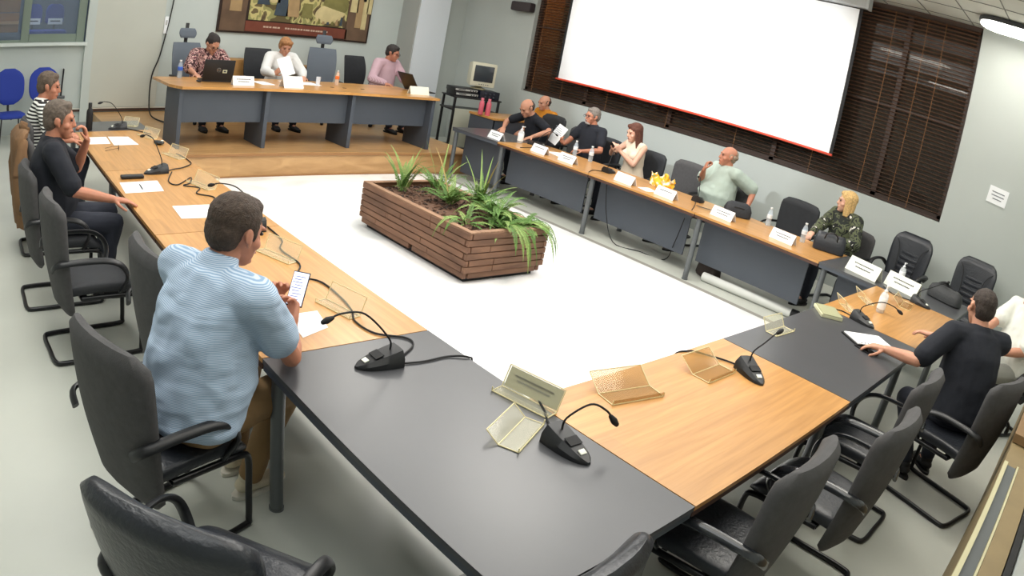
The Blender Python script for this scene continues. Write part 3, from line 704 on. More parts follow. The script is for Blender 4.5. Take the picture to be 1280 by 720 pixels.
# ---------------------------------------------------------------- people
def remesh(o, vox, sm=4, disp=0, dscale=.12, fac=.5):
    m = o.modifiers.new('remesh', 'REMESH'); m.mode = 'VOXEL'; m.voxel_size = vox; m.use_smooth_shade = True
    s_ = o.modifiers.new('smooth', 'SMOOTH'); s_.factor = fac; s_.iterations = sm
    if disp:
        tx = bpy.data.textures.new('fold_texture', 'CLOUDS'); tx.noise_scale = dscale; tx.noise_depth = 1
        d = o.modifiers.new('folds', 'DISPLACE'); d.texture = tx; d.strength = disp; d.mid_level = .5; d.texture_coords = 'LOCAL'
    return o
def ik(S, T, a, b, hint):
    S, T, hint = V(S), V(T), V(hint); d = T-S; L_ = min(d.length, (a+b)*.995); u = d.normalized(); T = S+u*L_
    x = (a*a-b*b+L_*L_)/(2*L_); h_ = math.sqrt(max(0, a*a-x*x)); n = (hint-S); n = (n-u*n.dot(u)).normalized()
    return S+u*x+n*h_, T
def frame(fwd, up):
    f = V(fwd).normalized(); r_ = f.cross(V(up)).normalized(); u = r_.cross(f); return Matrix((r_, f, u)).transposed()   # columns: right, forward, up
def hand(b, W, d, n, side, curl=.5, sc=1.0, spread=1):
    """palm and five fingers: W wrist, d direction of the fingers, n direction the palm faces, side +1 when the thumb lies along n x d"""
    d = V(d).normalized(); n = V(n); n = (n-d*n.dot(d)).normalized(); t_ = n.cross(d)*side
    W = V(W); P = lambda a, c, e: W + (d*a + t_*c + n*e)*sc
    b.hull([(P(-.01, 0, 0), .021*sc), (P(.03, .022, 0), .017*sc), (P(.03, -.022, 0), .016*sc)], 8)
    b.hull([(P(.03, .022, 0), .017*sc), (P(.03, -.022, 0), .016*sc), (P(.088, .028, 0), .0125*sc), (P(.088, -.030, 0), .0115*sc)], 8)
    for k, (c, L_, a0) in enumerate(((.029, .072, .088), (.010, .080, .091), (-.010, .074, .088), (-.030, .058, .082))):
        p = P(a0, c, 0); cu = curl*(1+.12*k); ang = .15*cu; r_ = .0098*sc; fan = (c/.03)*.08*spread
        for j, seg in enumerate((.42, .32, .26)):
            ang += cu*(.55, .9, .6)[j]
            q = p + (d*math.cos(ang) + n*math.sin(ang) + t_*fan)*L_*seg*sc
            b.hull([(p, r_), (q, r_*.9)], 8); p = q; r_ *= .92
    p = P(.018, .028, .006); dirs = [(d*.55 + t_*.75 + n*.35), (d*.85 + t_*.35 + n*.45), (d*.9 + t_*.05 + n*.4)]; r_ = .0125*sc
    for j, (dd, L_) in enumerate(zip(dirs, (.038, .032, .027))):
        q = p + dd.normalized()*L_*sc; b.hull([(p, r_), (q, r_*.9)], 8); p = q; r_ *= .9
def person(label, root, rz, lean=8, side=0, twist=0, fat=0, hd=(0, 0, 0), rh=None, lh=None, relb=None, lelb=None, rn=(0, 0, -1), ln=(0, 0, -1), rd=None, ld=None,
           curlr=.5, curll=.5, skin=None, top=None, sleeve=.72, legs=None, pants=None, shoe=None, hair='short', hairc=(60, 46, 38), glasses=False, vox=.0065, feet=None, fz=0,
           hs=1.0, name='person', female=False, bag=.012, disp=.012, neckf=.03, beard=False, sm=3, extra=None, long_sleeve=False, pel_y=0, cat='person', sole=None, sc=1.08, wd=None, collar=False):
    """seated figure; root = point on the floor under the hips; the body faces rz"""
    skin = skin or M_skin; t = thing(name, label, cat, (root[0], root[1], fz), rz); t.scale = (sc, sc, sc); wd = wd or (1.0 if female else 1.12)
    I = Matrix.Rotation(-rz, 3, 'Z')
    def loc(p): return (I @ (V(p)-V((root[0], root[1], fz))))/sc      # world point to the figure's own frame
    def dloc(d): return I @ V(d)
    L_ = R(lean); sd = R(side)
    T_ = V((math.sin(sd), math.sin(L_), math.cos(L_)*math.cos(sd))).normalized()
    tw = Matrix.Rotation(R(twist), 3, T_)
    p0 = V((0, pel_y, .585/sc)); sr = tw @ V((1, 0, 0)); sr = (sr - T_*sr.dot(T_)).normalized(); ff = T_.cross(sr)
    rotP = Matrix.Identity(3); rotC = Matrix((sr, ff, T_)).transposed()
    k = .92 if female else 1.0
    waist = p0+T_*.15; chest = p0+T_*.34*k; neck = p0+T_*.515*k; shl = p0+T_*.455*k
    sh = {s_: shl + sr*s_*(.170*k*wd) for s_ in (-1, 1)}
    hf = V((0, 1, 0)) @ Matrix.Identity(3)
    # head frame: yaw, pitch (down positive), roll about the torso-forward direction
    base = Matrix((V((sr.x, sr.y, 0)).normalized(), V((ff.x, ff.y, 0)).normalized(), V((0, 0, 1)))).transposed()
    Hm = base @ Euler((-R(hd[1]), R(hd[2]), R(hd[0])), 'YXZ').to_matrix() if False else base @ Matrix.Rotation(R(hd[0]), 3, 'Z') @ Matrix.Rotation(-R(hd[1]), 3, 'X') @ Matrix.Rotation(R(hd[2]), 3, 'Y')
    hc = neck + T_*.045 + V((0, 0, .062))*k + V((ff.x, ff.y, 0))*neckf + Hm @ V((0, .012, 0))
    hc = hc + (Hm @ V((0, 0, 1)) - V((0, 0, 1)))*.07
    A = {1: (rh, relb, rn, curlr, rd), -1: (lh, lelb, ln, curll, ld)}; arms = {}
    ua, fa = .285*k, .255*k
    for s_ in (-1, 1):
        tgt, elb, n, cu, dd = A[s_]
        W = loc(tgt) if tgt is not None else V((s_*.15, .38, .66/sc)); E_ = loc(elb) if elb is not None else sh[s_] + V((s_*.12, -.05, -.3))
        e, w_ = ik(sh[s_], W, ua, fa, E_); arms[s_] = (sh[s_], e, w_, dloc(n), cu, dloc(dd) if dd is not None else (w_-e))
    hips = {s_: p0 + V((s_*.095, .01, -.02)) for s_ in (-1, 1)}; lg = {}
    feet = feet or {1: (.12, .42), -1: (-.12, .46)}
    for s_ in (-1, 1):
        fx, fy = feet[s_]; an = V((fx, fy-.04, .085/sc)); kn, an = ik(hips[s_], an, .43*k+.01, .42*k+.01, V((s_*.16, .9, .9))); lg[s_] = (kn, an)
    # body: one continuous surface
    f1 = 1+fat*.25
    b = B()
    b.hull([(p0, (.155*wd, .115, .10), rotP), (waist, (.125*f1*wd, .095*f1, .09), rotC)], 14)
    b.hull([(waist, (.125*f1*wd, .095*f1, .09), rotC), (chest, (.145*k*wd, .098*wd, .12), rotC)], 14)
    b.hull([(chest, (.145*k*wd, .098*wd, .12), rotC), (shl+T_*.015, (.14*k*wd, .06, .05), rotC)], 14)
    b.hull([(shl+T_*.03, (.07, .05, .04), rotC), (neck+T_*.0, (.052*k, .052, .03), rotC)], 12)
    b.hull([(neck-T_*.03, .058*k*wd**.5), (hc+Hm @ V((0, -.02, -.05)), .054*k)], 12)
    for s_ in (-1, 1):
        S, e, w_, n, cu, dd = arms[s_]
        b.hull([(shl+sr*s_*.09, .055), (S, .052*k)], 10); b.hull([(S, .050*k), (e, .038*k)], 10)
        m_ = e.lerp(w_, .3); b.hull([(e, .037*k), (m_, .040*k)], 10); b.hull([(m_, .040*k), (w_, .025*k)], 10)
        hand(b, w_, dd, n, s_, cu, .98*k)
        kn, an = lg[s_]
        b.hull([(hips[s_], .078), (kn, .052)], 10); b.hull([(kn, .050), (kn.lerp(an, .35)+V((0, -.012, 0)), .050)], 10); b.hull([(kn.lerp(an, .35)+V((0, -.012, 0)), .050), (an, .033)], 10)
        b.hull([(an, .032), (an+V((0, .09, -.045)), .025)], 8)
    X = lambda p: hc + (Hm @ V(p))*hs
    def E(p, r_, ry=0): b.ell(X(p), V(r_)*hs, Hm @ Matrix.Rotation(ry, 3, 'X'), 18)
    E((0, -.012, .035), (.076, .096, .082)); b.hull([(X((0, .012, .03)), V((.070, .076, .060))*hs, Hm), (X((0, .032, -.045)), V((.056, .058, .045))*hs, Hm), (X((0, .052, -.088)), V((.030, .032, .022))*hs, Hm)], 14)
    b.hull([(X((0, .088, .018)), .009*hs), (X((0, .104, -.022)), .0125*hs), (X((0, .086, -.026)), V((.018, .01, .009))*hs, Hm)], 8)
    E((0, .084, -.052), (.024, .014, .007)); E((0, .081, -.062), (.020, .013, .007)); E((0, .078, -.088), (.020, .016, .014))
    E((.031, .083, .030), (.024, .010, .008)); E((-.031, .083, .030), (.024, .010, .008)); E((.045, .052, -.022), (.022, .024, .022)); E((-.045, .052, -.022), (.022, .024, .022))
    for s_ in (-1, 1):
        b.hull([(X((s_*.076, -.004, .012)), V((.007, .018, .014))*hs, Hm), (X((s_*.074, .004, -.026)), V((.006, .010, .008))*hs, Hm)], 8); b.ell(X((s_*.084, -.012, .006)), V((.005, .018, .026))*hs, Hm, 10)
    remesh(b.done('body', skin, t), vox, 2)
    # face details
    for s_ in (-1, 1):
        b = B(); b.ell(X((s_*.031, .0825, .012)), V((.0125, .0085, .0065))*hs, Hm, 10); b.done('eye', mat('eye_dark', (40, 30, 28), .3), t)
    for s_ in (-1, 1):
        b = B(); b.hull([(X((s_*.017, .094, .031)), .0035*hs), (X((s_*.046, .083, .033)), .0028*hs)], 6)
        b.done('eyebrow', mat('brow_%d' % (hairc[0]//16), tuple(x*.8 for x in hairc), .9), t)
    b = B(); b.ell(X((0, .093, -.057)), V((.021, .006, .0055))*hs, Hm, 10); b.done('lips', mat('lips', (160, 92, 82), .5), t)
    if glasses:
        b = B()
        for s_ in (-1, 1):
            b.tube([X((s_*.032+.022*math.cos(a), .106-.1*abs(s_*.032+.022*math.cos(a))**1.0*.35, .008+.016*math.sin(a))) for a in [i*math.pi/6 for i in range(12)]], .0022, 6, closed=True)
            b.tube([X((s_*.055, .092, .012)), X((s_*.078, .05, .014)), X((s_*.084, -.01, .01))], .002, 6)
        b.tube([X((-.011, .104, .012)), X((0, .108, .016)), X((.011, .104, .012))], .002, 6); b.done('glasses', M_blk, t)
    # hair and what sits in it
    hm = mat('hair_%d_%d_%d' % hairc, hairc, .75, var=.3, scale=60, bump=.6, bscale=160)
    b = B(); H_ = lambda p, r_, n=18: b.ell(X(p), V(r_)*hs, Hm, n)
    if hair in ('short', 'thick'):
        g = .004 if hair == 'short' else .012
        H_((0, -.022, .050), (.081+g, .095+g, .080+g)); H_((0, -.055, .005), (.074+g*.6, .058+g*.6, .075)); b.hull([(X((0, -.05, -.045)), V((.055, .040, .02))*hs, Hm), (X((0, -.04, 0)), V((.072, .05, .03))*hs, Hm)], 12)
        for s_ in (-1, 1): b.hull([(X((s_*.072, .012, .045)), V((.010, .022, .03))*hs, Hm), (X((s_*.072, .022, .0)), V((.005, .010, .014))*hs, Hm)], 8)
        H_((0, .030, .092), (.055, .045, .028+g))
    elif hair == 'balding':
        H_((0, -.040, .012), (.0810, .078, .050)); H_((0, -.05, -.03), (.060, .044, .03)); H_((0, -.066, .045), (.062, .042, .045))
        for s_ in (-1, 1): b.hull([(X((s_*.073, -.01, .030)), V((.008, .025, .020))*hs, Hm), (X((s_*.074, .012, .012)), V((.005, .012, .016))*hs, Hm)], 8)
    elif hair == 'shaved':
        H_((0, -.020, .044), (.0785, .094, .080)); H_((0, -.055, .005), (.070, .054, .068)); H_((0, -.045, -.04), (.056, .042, .025))
    elif hair == 'crop':
        H_((0, -.020, .052), (.086, .100, .088)); H_((0, -.055, .01), (.080, .062, .080)); H_((.03, .04, .088), (.06, .05, .035)); H_((-.03, .045, .084), (.055, .045, .03))
        for s_ in (-1, 1): b.hull([(X((s_*.078, .012, .04)), V((.012, .03, .04))*hs, Hm), (X((s_*.078, .0, -.01)), V((.010, .02, .02))*hs, Hm)], 8)
    elif hair == 'tied':
        H_((0, -.022, .048), (.083, .097, .083)); H_((0, -.055, .005), (.078, .060, .07)); H_((0, -.10, .06), (.045, .04, .045))
    elif hair in ('long', 'bob'):
        dn = .26 if hair == 'long' else .15
        H_((0, -.022, .052), (.087, .100, .086)); H_((.02, .03, .092), (.06, .05, .03))
        b.hull([(X((0, -.055, .02)), V((.084, .055, .06))*hs, Hm), (X((0, -.055, -dn)), V((.078, .035, .02))*hs, Hm)], 14)
        for s_ in (-1, 1): b.hull([(X((s_*.080, .0, .05)), V((.014, .045, .03))*hs, Hm), (X((s_*.086, -.0, -dn*.8)), V((.016, .04, .02))*hs, Hm)], 10)
    remesh(b.done('hair', hm, t), .006, 2, .006, .02)
    if beard:
        b = B(); b.hull([(X((0, .075, -.082)), V((.03, .026, .02))*hs, Hm), (X((0, .06, -.09)), V((.04, .03, .02))*hs, Hm)], 10); b.ell(X((0, .094, -.043)), V((.026, .008, .006))*hs, Hm, 10)
        b.done('beard', mat('grey_beard', (150, 145, 140), .9), t)
    # shirt
    g = bag; b = B(); fw = V((0, 1, 0))
    bl_ = waist + ff*(.03*fat)
    b.hull([(p0+V((0, .0, .0)), (.172*wd+g+.01*fat, .138+g+.01*fat, .072), rotP), (bl_, (.135*f1*wd+g, .105*f1*wd+g+.02*fat, .09), rotC)], 16)
    b.hull([(bl_, (.135*f1*wd+g, .105*f1*wd+g+.02*fat, .09), rotC), (chest, (.152*k*wd+g, .106*wd+g, .12), rotC)], 16)
    b.hull([(chest, (.152*k*wd+g, .106*wd+g, .12), rotC), (shl+T_*.012, (.148*k*wd+g, .066*wd+g, .048), rotC)], 16)
    b.hull([(shl+T_*.015, (.13*wd*k, .06+g, .04), rotC), (shl+T_*.066, (.068*wd*k, .066, .016), rotC)], 12)
    if collar: b.hull([(shl+T_*.06, (.066*wd, .066, .012), rotC), (neck+T_*.035+V((0, 0, 0))+ff*neckf*.3, (.066, .066, .012), rotC)], 14)
    if female:
        for s_ in (-1, 1): b.ell(chest+sr*s_*.075+ff*.085-T_*.02, .062)
    for s_ in (-1, 1):
        S, e, w_, n, cu, dd = arms[s_]; sl = sleeve
        if sl <= 0: b.hull([(shl+sr*s_*.09, .05+g), (S-sr*s_*.02, .045+g)], 10); continue
        b.hull([(shl+sr*s_*.09, .056+g), (S, .056*k+g)], 12)
        if long_sleeve: b.hull([(S, .054*k+g), (e, .043*k+g)], 12); b.hull([(e, .043*k+g), (e.lerp(w_, .92), .030*k+g*.6)], 12)
        else:
            q = S.lerp(e, sl); b.hull([(S, .054*k+g), (q, .047*k+g*1.3)], 12)
            u = (e-S).normalized()
    remesh(b.done('shirt', top, t), .010, sm, disp, .10)
    # trousers
    b = B(); b.hull([(p0+V((0, 0, -.03)), (.166*wd, .126, .085)), (p0+V((0, .01, .03)), (.152*f1*wd, .118*f1, .05))], 14)
    for s_ in (-1, 1):
        kn, an = lg[s_]; b.hull([(hips[s_], .092), (kn, .070)], 12)
        end = kn.lerp(an, .93 if legs is None else legs); b.hull([(kn, .070), (kn.lerp(an, .35)+V((0, -.012, 0)), .063)], 12); b.hull([(kn.lerp(an, .35)+V((0, -.012, 0)), .063), (end, .054)], 12)
    remesh(b.done('trousers', pants or mat('navy_trousers', (36, 40, 52), .85, bump=.2), t), .011, 3, .008, .08)
    for s_ in (-1, 1):
        kn, an = lg[s_]; b = B(); q = V((an.x, an.y, 0)); az = .12*s_
        d = V((math.sin(az), math.cos(az), 0)); z = V((0, 0, max(0, an.z-.085)))
        b.hull([(q+z+V((0, 0, .05))-d*.02, (.040, .048, .030)), (q+z+V((0, 0, .035))+d*.10, (.046, .05, .026))], 12)
        b.hull([(q+z+V((0, 0, .033))+d*.10, (.046, .05, .024)), (q+z+V((0, 0, .027))+d*.155, (.038, .035, .018))], 12); b.hull([(q+z+V((0, 0, .085)), (.041, .044, .02)), (q+z+V((0, 0, .05)), (.042, .05, .03))], 12)
        so_ = b.done('shoe', shoe or M_blk2, t)
        b = B(); b.prism([((q+d*(.055+.145*math.cos(a))).x + .046*math.sin(a)*d.y, (q+d*(.055+.145*math.cos(a))).y - .046*math.sin(a)*d.x) for a in [i*2*math.pi/16 for i in range(16)]], z.z+.001, z.z+.018)
        b.done('sole', sole or M_blk2, so_)
    t['_'] = 0; del t['_']
    return t, dict(head=X, Hm=Hm, arms=arms, M=Matrix.Translation(V((root[0], root[1], fz))) @ Matrix.Rotation(rz, 4, 'Z'))
M_tee = mat('black_tshirt', (26, 29, 38), .9, bump=.35, bscale=14)
def shirt_blue():
    m = stripes('light_blue_fine_check', (138, 166, 196), (196, 210, 226), 60, 'Z', .25, .8)
    N = m.node_tree.nodes; L = m.node_tree.links; b = N['Principled BSDF']; tc = N['Texture Coordinate']
    mp = N.new('ShaderNodeMapping'); mp.inputs['Scale'].default_value = (2.0, 2.0, 6); mp.inputs['Rotation'].default_value = (R(14), R(20), 0)
    n = N.new('ShaderNodeTexNoise'); n.inputs['Scale'].default_value = 1.6; n.inputs['Detail'].default_value = 1.5; n.inputs['Distortion'].default_value = .8
    bp = N.new('ShaderNodeBump'); bp.inputs['Strength'].default_value = .8; bp.inputs['Distance'].default_value = .035
    L.new(tc.outputs['Object'], mp.inputs[0]); L.new(mp.outputs[0], n.inputs['Vector']); L.new(n.outputs['Fac'], bp.inputs['Height']); L.new(bp.outputs[0], b.inputs['Normal']); return m
khaki = mat('khaki_trousers', (142, 112, 74), .85, bump=.3, bscale=20); cream_shoe = mat('cream_shoe', (206, 196, 170), .7)
person('man seen from behind in a light blue shirt looking at his phone', (-1.19, .67), face(.9, .36), lean=17, fat=1.0, hd=(-6, 14, 0), rh=(-.66, .80, .80), lh=(-.70, .98, .82), relb=(-.78, .50, .76), lelb=(-1.0, 1.15, .4),
       rn=(-.3, .5, .7), ln=(.3, -.5, .7), rd=(.30, .55, .55), ld=(.45, .1, .6), curlr=.8, curll=.8, top=shirt_blue(), sleeve=.62, pants=khaki, shoe=cream_shoe, hairc=(66, 52, 42), vox=.0055, bag=.022, disp=.024, feet={1: (.02, .34), -1: (-.14, .42)}, hs=1.03, sc=1.13, wd=1.20, collar=True, skin=M_skin2, sole=mat('white_sole', (220, 216, 205), .6))
person('man in a black t-shirt at the left resting one forearm on the table', (-1.40, 3.38), face(1, -.04), lean=2, fat=1.0, hd=(-10, 4, 0), rh=(-.98, 2.98, .79), lh=(-1.10, 3.46, 1.10), relb=(-1.2, 2.80, .6), lelb=(-.90, 3.7, .5),
       rn=(0, 0, -1), ln=(-1, -.1, .1), rd=(.85, -.1, -.12), ld=(-.25, -.1, .9), curlr=.2, curll=.9, top=M_tee, sleeve=.85, hairc=(96, 84, 74), vox=.006, bag=.018, hs=1.04, sc=1.09, wd=1.22, skin=M_skin2)
person('man in a black and white striped shirt at the far left', (-1.33, 5.36), face(1, .0), lean=6, hd=(-14, 8, 0), rh=(-.98, 5.1, .79), lh=(-.98, 5.5, .79), relb=(-1.1, 4.8, .6), lelb=(-1.1, 5.8, .6), top=stripes('black_white_stripes', (236, 236, 230), (24, 24, 28), 11, 'Z', .03), sleeve=.85,
       hairc=(92, 78, 66), vox=.0075, hs=1.04, skin=M_skin2, fat=.4, sc=1.1)
person('man in a black t-shirt seen from behind at the right, hand on a notebook', (2.66, -1.34), face(.75, .70), lean=13, fat=.8, hd=(-6, 6, 0), lh=(2.52, -.72, .80), lelb=(2.30, -1.05, .8), rh=(3.15, -.70, .80), relb=(3.2, -1.1, .7),
       ln=(0, 0, -1), rn=(0, 0, -1), ld=(-.2, .9, -.1), rd=(.2, .9, -.1), curll=.35, curlr=.3, top=M_tee, sleeve=.80, hair='shaved', hairc=(52, 42, 36), vox=.006, bag=.020, hs=1.04, sc=1.08, wd=1.2, feet={1: (.12, .3), -1: (-.12, .2)})
person('man in a white shirt partly cut off by the right edge', (4.42, -1.50), face(-.75, .65), lean=-2, fat=.8, hd=(0, 0, 0), rh=(4.02, -1.12, .80), relb=(4.3, -1.1, .7), lh=(4.05, -1.35, .74), lelb=(4.3, -1.8, .7), top=mat('white_shirt', (226, 228, 220), .85, bump=.6, bscale=10), sleeve=.8,
       hairc=(70, 60, 50), vox=.008, bag=.025, disp=.02, pants=mat('grey_trousers', (150, 152, 146), .85))
# screen row
person('balding man in a black t-shirt leaning over the far desk', (5.92, 5.86), face(-1, .25), lean=30, side=-4, fat=.6, hd=(8, 32, 0), rh=(5.36, 6.14, .80), lh=(5.34, 5.50, .80), relb=(5.7, 6.6, .9), lelb=(5.5, 5.0, .8), curlr=.3, curll=.3, top=M_tee, sleeve=.7, hair='balding', hairc=(74, 60, 52), vox=.0075, hs=1.05)
person('man in an orange t-shirt behind the leaning man by the wall', (6.46, 6.34), face(-.95, .1), lean=6, hd=(-4, 14, 0), top=mat('orange_tshirt', (196, 128, 34), .9, bump=.4, bscale=14), sleeve=.6, hair='balding', hairc=(66, 50, 42), vox=.008, hs=1.02, sc=1.02, rh=(6.08, 6.5, .70), lh=(6.08, 6.2, .70))
person('grey-haired man with glasses reading a sheet of paper', (5.94, 4.90), face(-1, .12), lean=3, fat=.7, hd=(-6, 4, 0), rh=(5.50, 5.02, .82), lh=(5.50, 4.66, .80), relb=(5.7, 5.4, .5), lelb=(5.8, 4.3, .5), ld=(-.5, .5, 0), rn=(0, -.7, .5), rd=(-.6, .1, .5), curlr=.8, top=M_tee, sleeve=.66, hair='short', hairc=(124, 116, 108), glasses=True, beard=True, vox=.0075, skin=M_skin2)
person('woman with long brown hair in a cream top looking at her phone', (5.96, 4.10), face(-1, .22), lean=4, hd=(-8, 14, 0), female=True, lh=(5.68, 4.16, .93), rh=(5.68, 4.30, .93), lelb=(5.8, 3.7, .6), relb=(5.9, 4.7, .6), ln=(.2, .7, .5), rn=(.2, -.7, .5), ld=(-.5, .3, .5), rd=(-.5, -.1, .5), curll=.9, curlr=.9, top=mat('cream_top', (222, 206, 184), .85, bump=.2),
       sleeve=0, hair='long', hairc=(92, 52, 38), vox=.0075, skin=M_skin3)
person('heavy man in a pale green t-shirt leaning back with his hand at his chin', (5.98, 2.72), face(-1, .50), lean=-6, fat=1.4, hd=(-14, -2, 0), rh=(5.70, 2.84, 1.05), relb=(5.50, 3.1, .55), lh=(5.95, 2.26, .72), lelb=(6.3, 2.1, .75), rd=(.25, -.05, .8), rn=(.5, -.5, .1), curlr=1.0, curll=.4, top=mat('pale_green_tshirt', (176, 190, 180), .9, bump=.6, bscale=10), sleeve=.85,
       hair='balding', hairc=(150, 130, 110), vox=.0075, bag=.028, disp=.02, skin=M_skin2, hs=1.05, wd=1.2, feet={1: (.12, .62), -1: (-.12, .5)}, shoe=mat('grey_trainer', (120, 122, 124), .7))
person('blonde woman in a dark green camouflage jacket turned to the left', (5.98, .96), face(-1, .5), lean=2, hd=(-32, 2, 0), female=True, rh=(5.55, 1.18, .80), lh=(5.55, .86, .80), relb=(5.8, 1.5, .6), lelb=(5.8, .5, .6), top=blotch('camouflage', [(34, 38, 34), (86, 92, 66), (24, 26, 26), (206, 204, 196)], 13, pos=[0, .46, .58, .68]), long_sleeve=True,
       hair='bob', hairc=(206, 170, 112), vox=.0075, skin=M_skin3, bag=.03, wd=1.1)
# head table
person('woman with dark hair and glasses in a flowered blouse behind the laptop', (1.46, 8.45), face(.1, -1), fz=PZ, lean=10, hd=(6, 34, 0), female=True, rh=(1.16, 7.90, 1.12), lh=(1.66, 7.95, 1.12), relb=(.8, 8.3, .9), lelb=(2.05, 8.3, .9), curlr=.3, top=blotch('flowered_blouse', [(58, 28, 34), (206, 168, 160), (110, 52, 62), (70, 44, 50)], 22), sleeve=.9,
       hair='tied', hairc=(44, 36, 34), glasses=True, vox=.008, bag=.035, hs=1.05, sc=1.14, wd=1.15)
person('woman with short light brown hair in a white jacket reading a page', (2.70, 8.50), face(0, -1), fz=PZ, lean=7, hd=(-4, 20, 0), female=True, rh=(2.42, 8.0, 1.15), lh=(2.90, 8.0, 1.13), relb=(2.1, 8.4, .9), lelb=(3.3, 8.3, .9), rd=(.3, -.4, .5), rn=(.6, 0, .4), curlr=.7, curll=.4, top=mat('white_jacket', (222, 222, 220), .85, bump=.4, bscale=12), long_sleeve=True,
       hair='crop', hairc=(160, 112, 70), vox=.008, bag=.03, sc=1.14, wd=1.1)
person('man with glasses in a pink checked shirt at the right end of the head table', (4.58, 8.45), face(.28, -1), fz=PZ, lean=8, fat=.5, hd=(20, 14, 0), rh=(4.34, 7.92, 1.12), lh=(4.78, 7.92, 1.13), relb=(4.0, 8.2, .9), lelb=(5.1, 8.3, .9), top=stripes('pink_check', (178, 140, 152), (202, 176, 184), 30, 'X', .2), long_sleeve=True, hair='short', hairc=(48, 42, 40), glasses=True, vox=.008, bag=.025, skin=M_skin2, sc=1.14)

# ---------------------------------------------------------------- conference microphones
def mic(loc, nose, head, label, cable=None, button=True, bend=.10):
    rz = face(*nose); t = thing('conference_microphone', label, 'microphone', (loc[0], loc[1], loc[2] if len(loc) > 2 else H), rz, None)
    I = Matrix.Rotation(-rz, 3, 'Z'); z0 = loc[2] if len(loc) > 2 else H
    L_ = lambda p: I @ (V(p)-V((loc[0], loc[1], z0)))
    b = B(); rings = []; n = 9
    for i in range(n+1):
        f = i/n; y = -.095+.20*f; hw = .062*math.sqrt(max(.02, 1-f**2.4)); ht = .058*(1-f)**.8+.012
        rings.append([V((-hw, y, .001)), V((hw, y, .001)), V((hw*.96, y, ht*.55)), V((hw*.62, y, ht)), V((0, y, ht*1.04)), V((-hw*.62, y, ht)), V((-hw*.96, y, ht*.55))])
    b.loft(rings); b.done('base', M_blk, t, ang=35)
    b = B(); b.box((0, .062, .032), (.030, .022, .006), bev=.002, rot=(R(-22), 0, 0)); b.done('button', M_cream if button else M_blk2, t)
    b = B(); b.box((0, .01, .050), (.06, .04, .003), rot=(R(-17), 0, 0)); b.done('speaker_grille', M_blk2, t, smooth=False)
    h_ = L_(head); p0 = V((0, -.055, .058)); up = V((0, 0, 1))
    pts = [p0, p0+up*.05+(h_-p0)*.04, p0.lerp(h_, .45)+up*bend, p0.lerp(h_, .8)+up*bend*.55, h_]
    b = B(); b.tube(pts, .0042, 8, sm=6); b.done('gooseneck', M_blk2, t)
    d = (h_-pts[-2]).normalized(); b = B(); b.hull([(h_-d*.02, .0085), (h_+d*.004, .014), (h_+d*.022, .010)], 10); b.done('microphone_head', M_blk2, t)
    if cable:
        b = B(); b.tube([L_(V((*c, z0+.006)) if len(c) == 2 else V(c)) for c in cable], .0048, 7, sm=6); b.done('cable', M_blk2, t)
    return t
mic((-.42, .475), (-1, .02), (-.66, .50, .965), 'microphone on the foreground dark table end near the elbow of the man in blue', [(-.33, .47), (-.18, .56), (-.16, .64), (-.27, .73), (-.29, .87), (-.24, .99), (-.21, 1.16), (-.21, 1.36), (-.29, 1.47), (-.20, 1.63), (-.20, 1.88), (-.12, 2.04), (-.10, 2.3)])
b = B(); b.tube([(-.33, .44, .746), (-.22, .42, .746), (-.09, .42, .746), (-.006, .38, .746), (.012, .37, .70), (.03, .36, .4)], .0045, 7, sm=6)
tag(b.done('microphone_cable', M_blk2), 'black cable running from the first microphone over the inner table edge', 'cable')
mic((-.44, 3.85), (-1, -.22), (-.51, 4.08, 1.0), 'microphone with tall upright neck beside the folded papers on the left row', [(-.34, 3.87), (-.26, 3.93), (-.17, 3.97), (-.05, 4.10), (-.03, 4.25), (-.04, 4.41), (-.06, 4.53)])
mic((-.22, 2.30), (-1, .3), (-.39, 2.61, .95), 'microphone half hidden behind the head of the man in blue', [(-.15, 2.4), (-.20, 2.7), (-.23, 2.92), (-.21, 3.05), (-.30, 3.16), (-.23, 3.31), (-.33, 3.40), (-.26, 3.46), (-.20, 3.63), (-.37, 3.43), (-.41, 3.55), (-.30, 3.84)])
mic((-.35, 5.90), (-1, -.2), (-.56, 5.9, 1.02), 'microphone at the far end of the left row beside the black bottle', [(-.26, 5.88), (-.15, 5.7), (-.06, 5.5)])
mic((-.14, -.36), (-.05, -1), (.0, -.42, .865), 'microphone standing on the foreground dark table, neck curving to the right', [(-.10, -.26), (-.07, -.18), (-.02, -.11), (.02, -.02), (.02, .0, .70), (.03, .01, .45)], bend=.09)
mic((1.25, -.37), (-.5, -.87), (1.46, -.36, .95), 'microphone on the wide wooden table in the right foreground', [(1.29, -.28), (1.27, -.2), (1.22, -.10), (1.15, -.02), (1.05, .012, .70), (1.0, .02, .4)], bend=.03)
mic((3.10, -.36), (-.3, -1), (3.22, -.58, .90), 'microphone behind the notebook on the right dark table', [(3.12, -.27), (3.15, -.15), (3.05, -.06)], bend=.08)
mic((4.50, -.48), (-.2, -1), (5.12, -.57, .93), 'microphone at the right corner beside the dark bag, long neck', [(4.5, -.39), (4.45, -.2), (4.6, -.05)], bend=.03)
mic((5.12, 5.10), (1, 0), (5.35, 5.05, .93), 'small microphone beside the pump bottle at the far end of the screen row', [(5.03, 5.1), (4.85, 5.0), (4.60, 4.95)])
mic((4.98, 3.72), (1, 0), (5.25, 3.9, .95), 'small microphone in front of the woman looking at her phone', [(4.90, 3.75), (4.75, 3.8), (4.56, 3.70)])
mic((5.18, 2.50), (1, .1), (5.40, 2.72, .98), 'microphone on the table in front of the man in pale green', [(5.10, 2.5), (4.85, 2.35), (4.56, 2.2)])
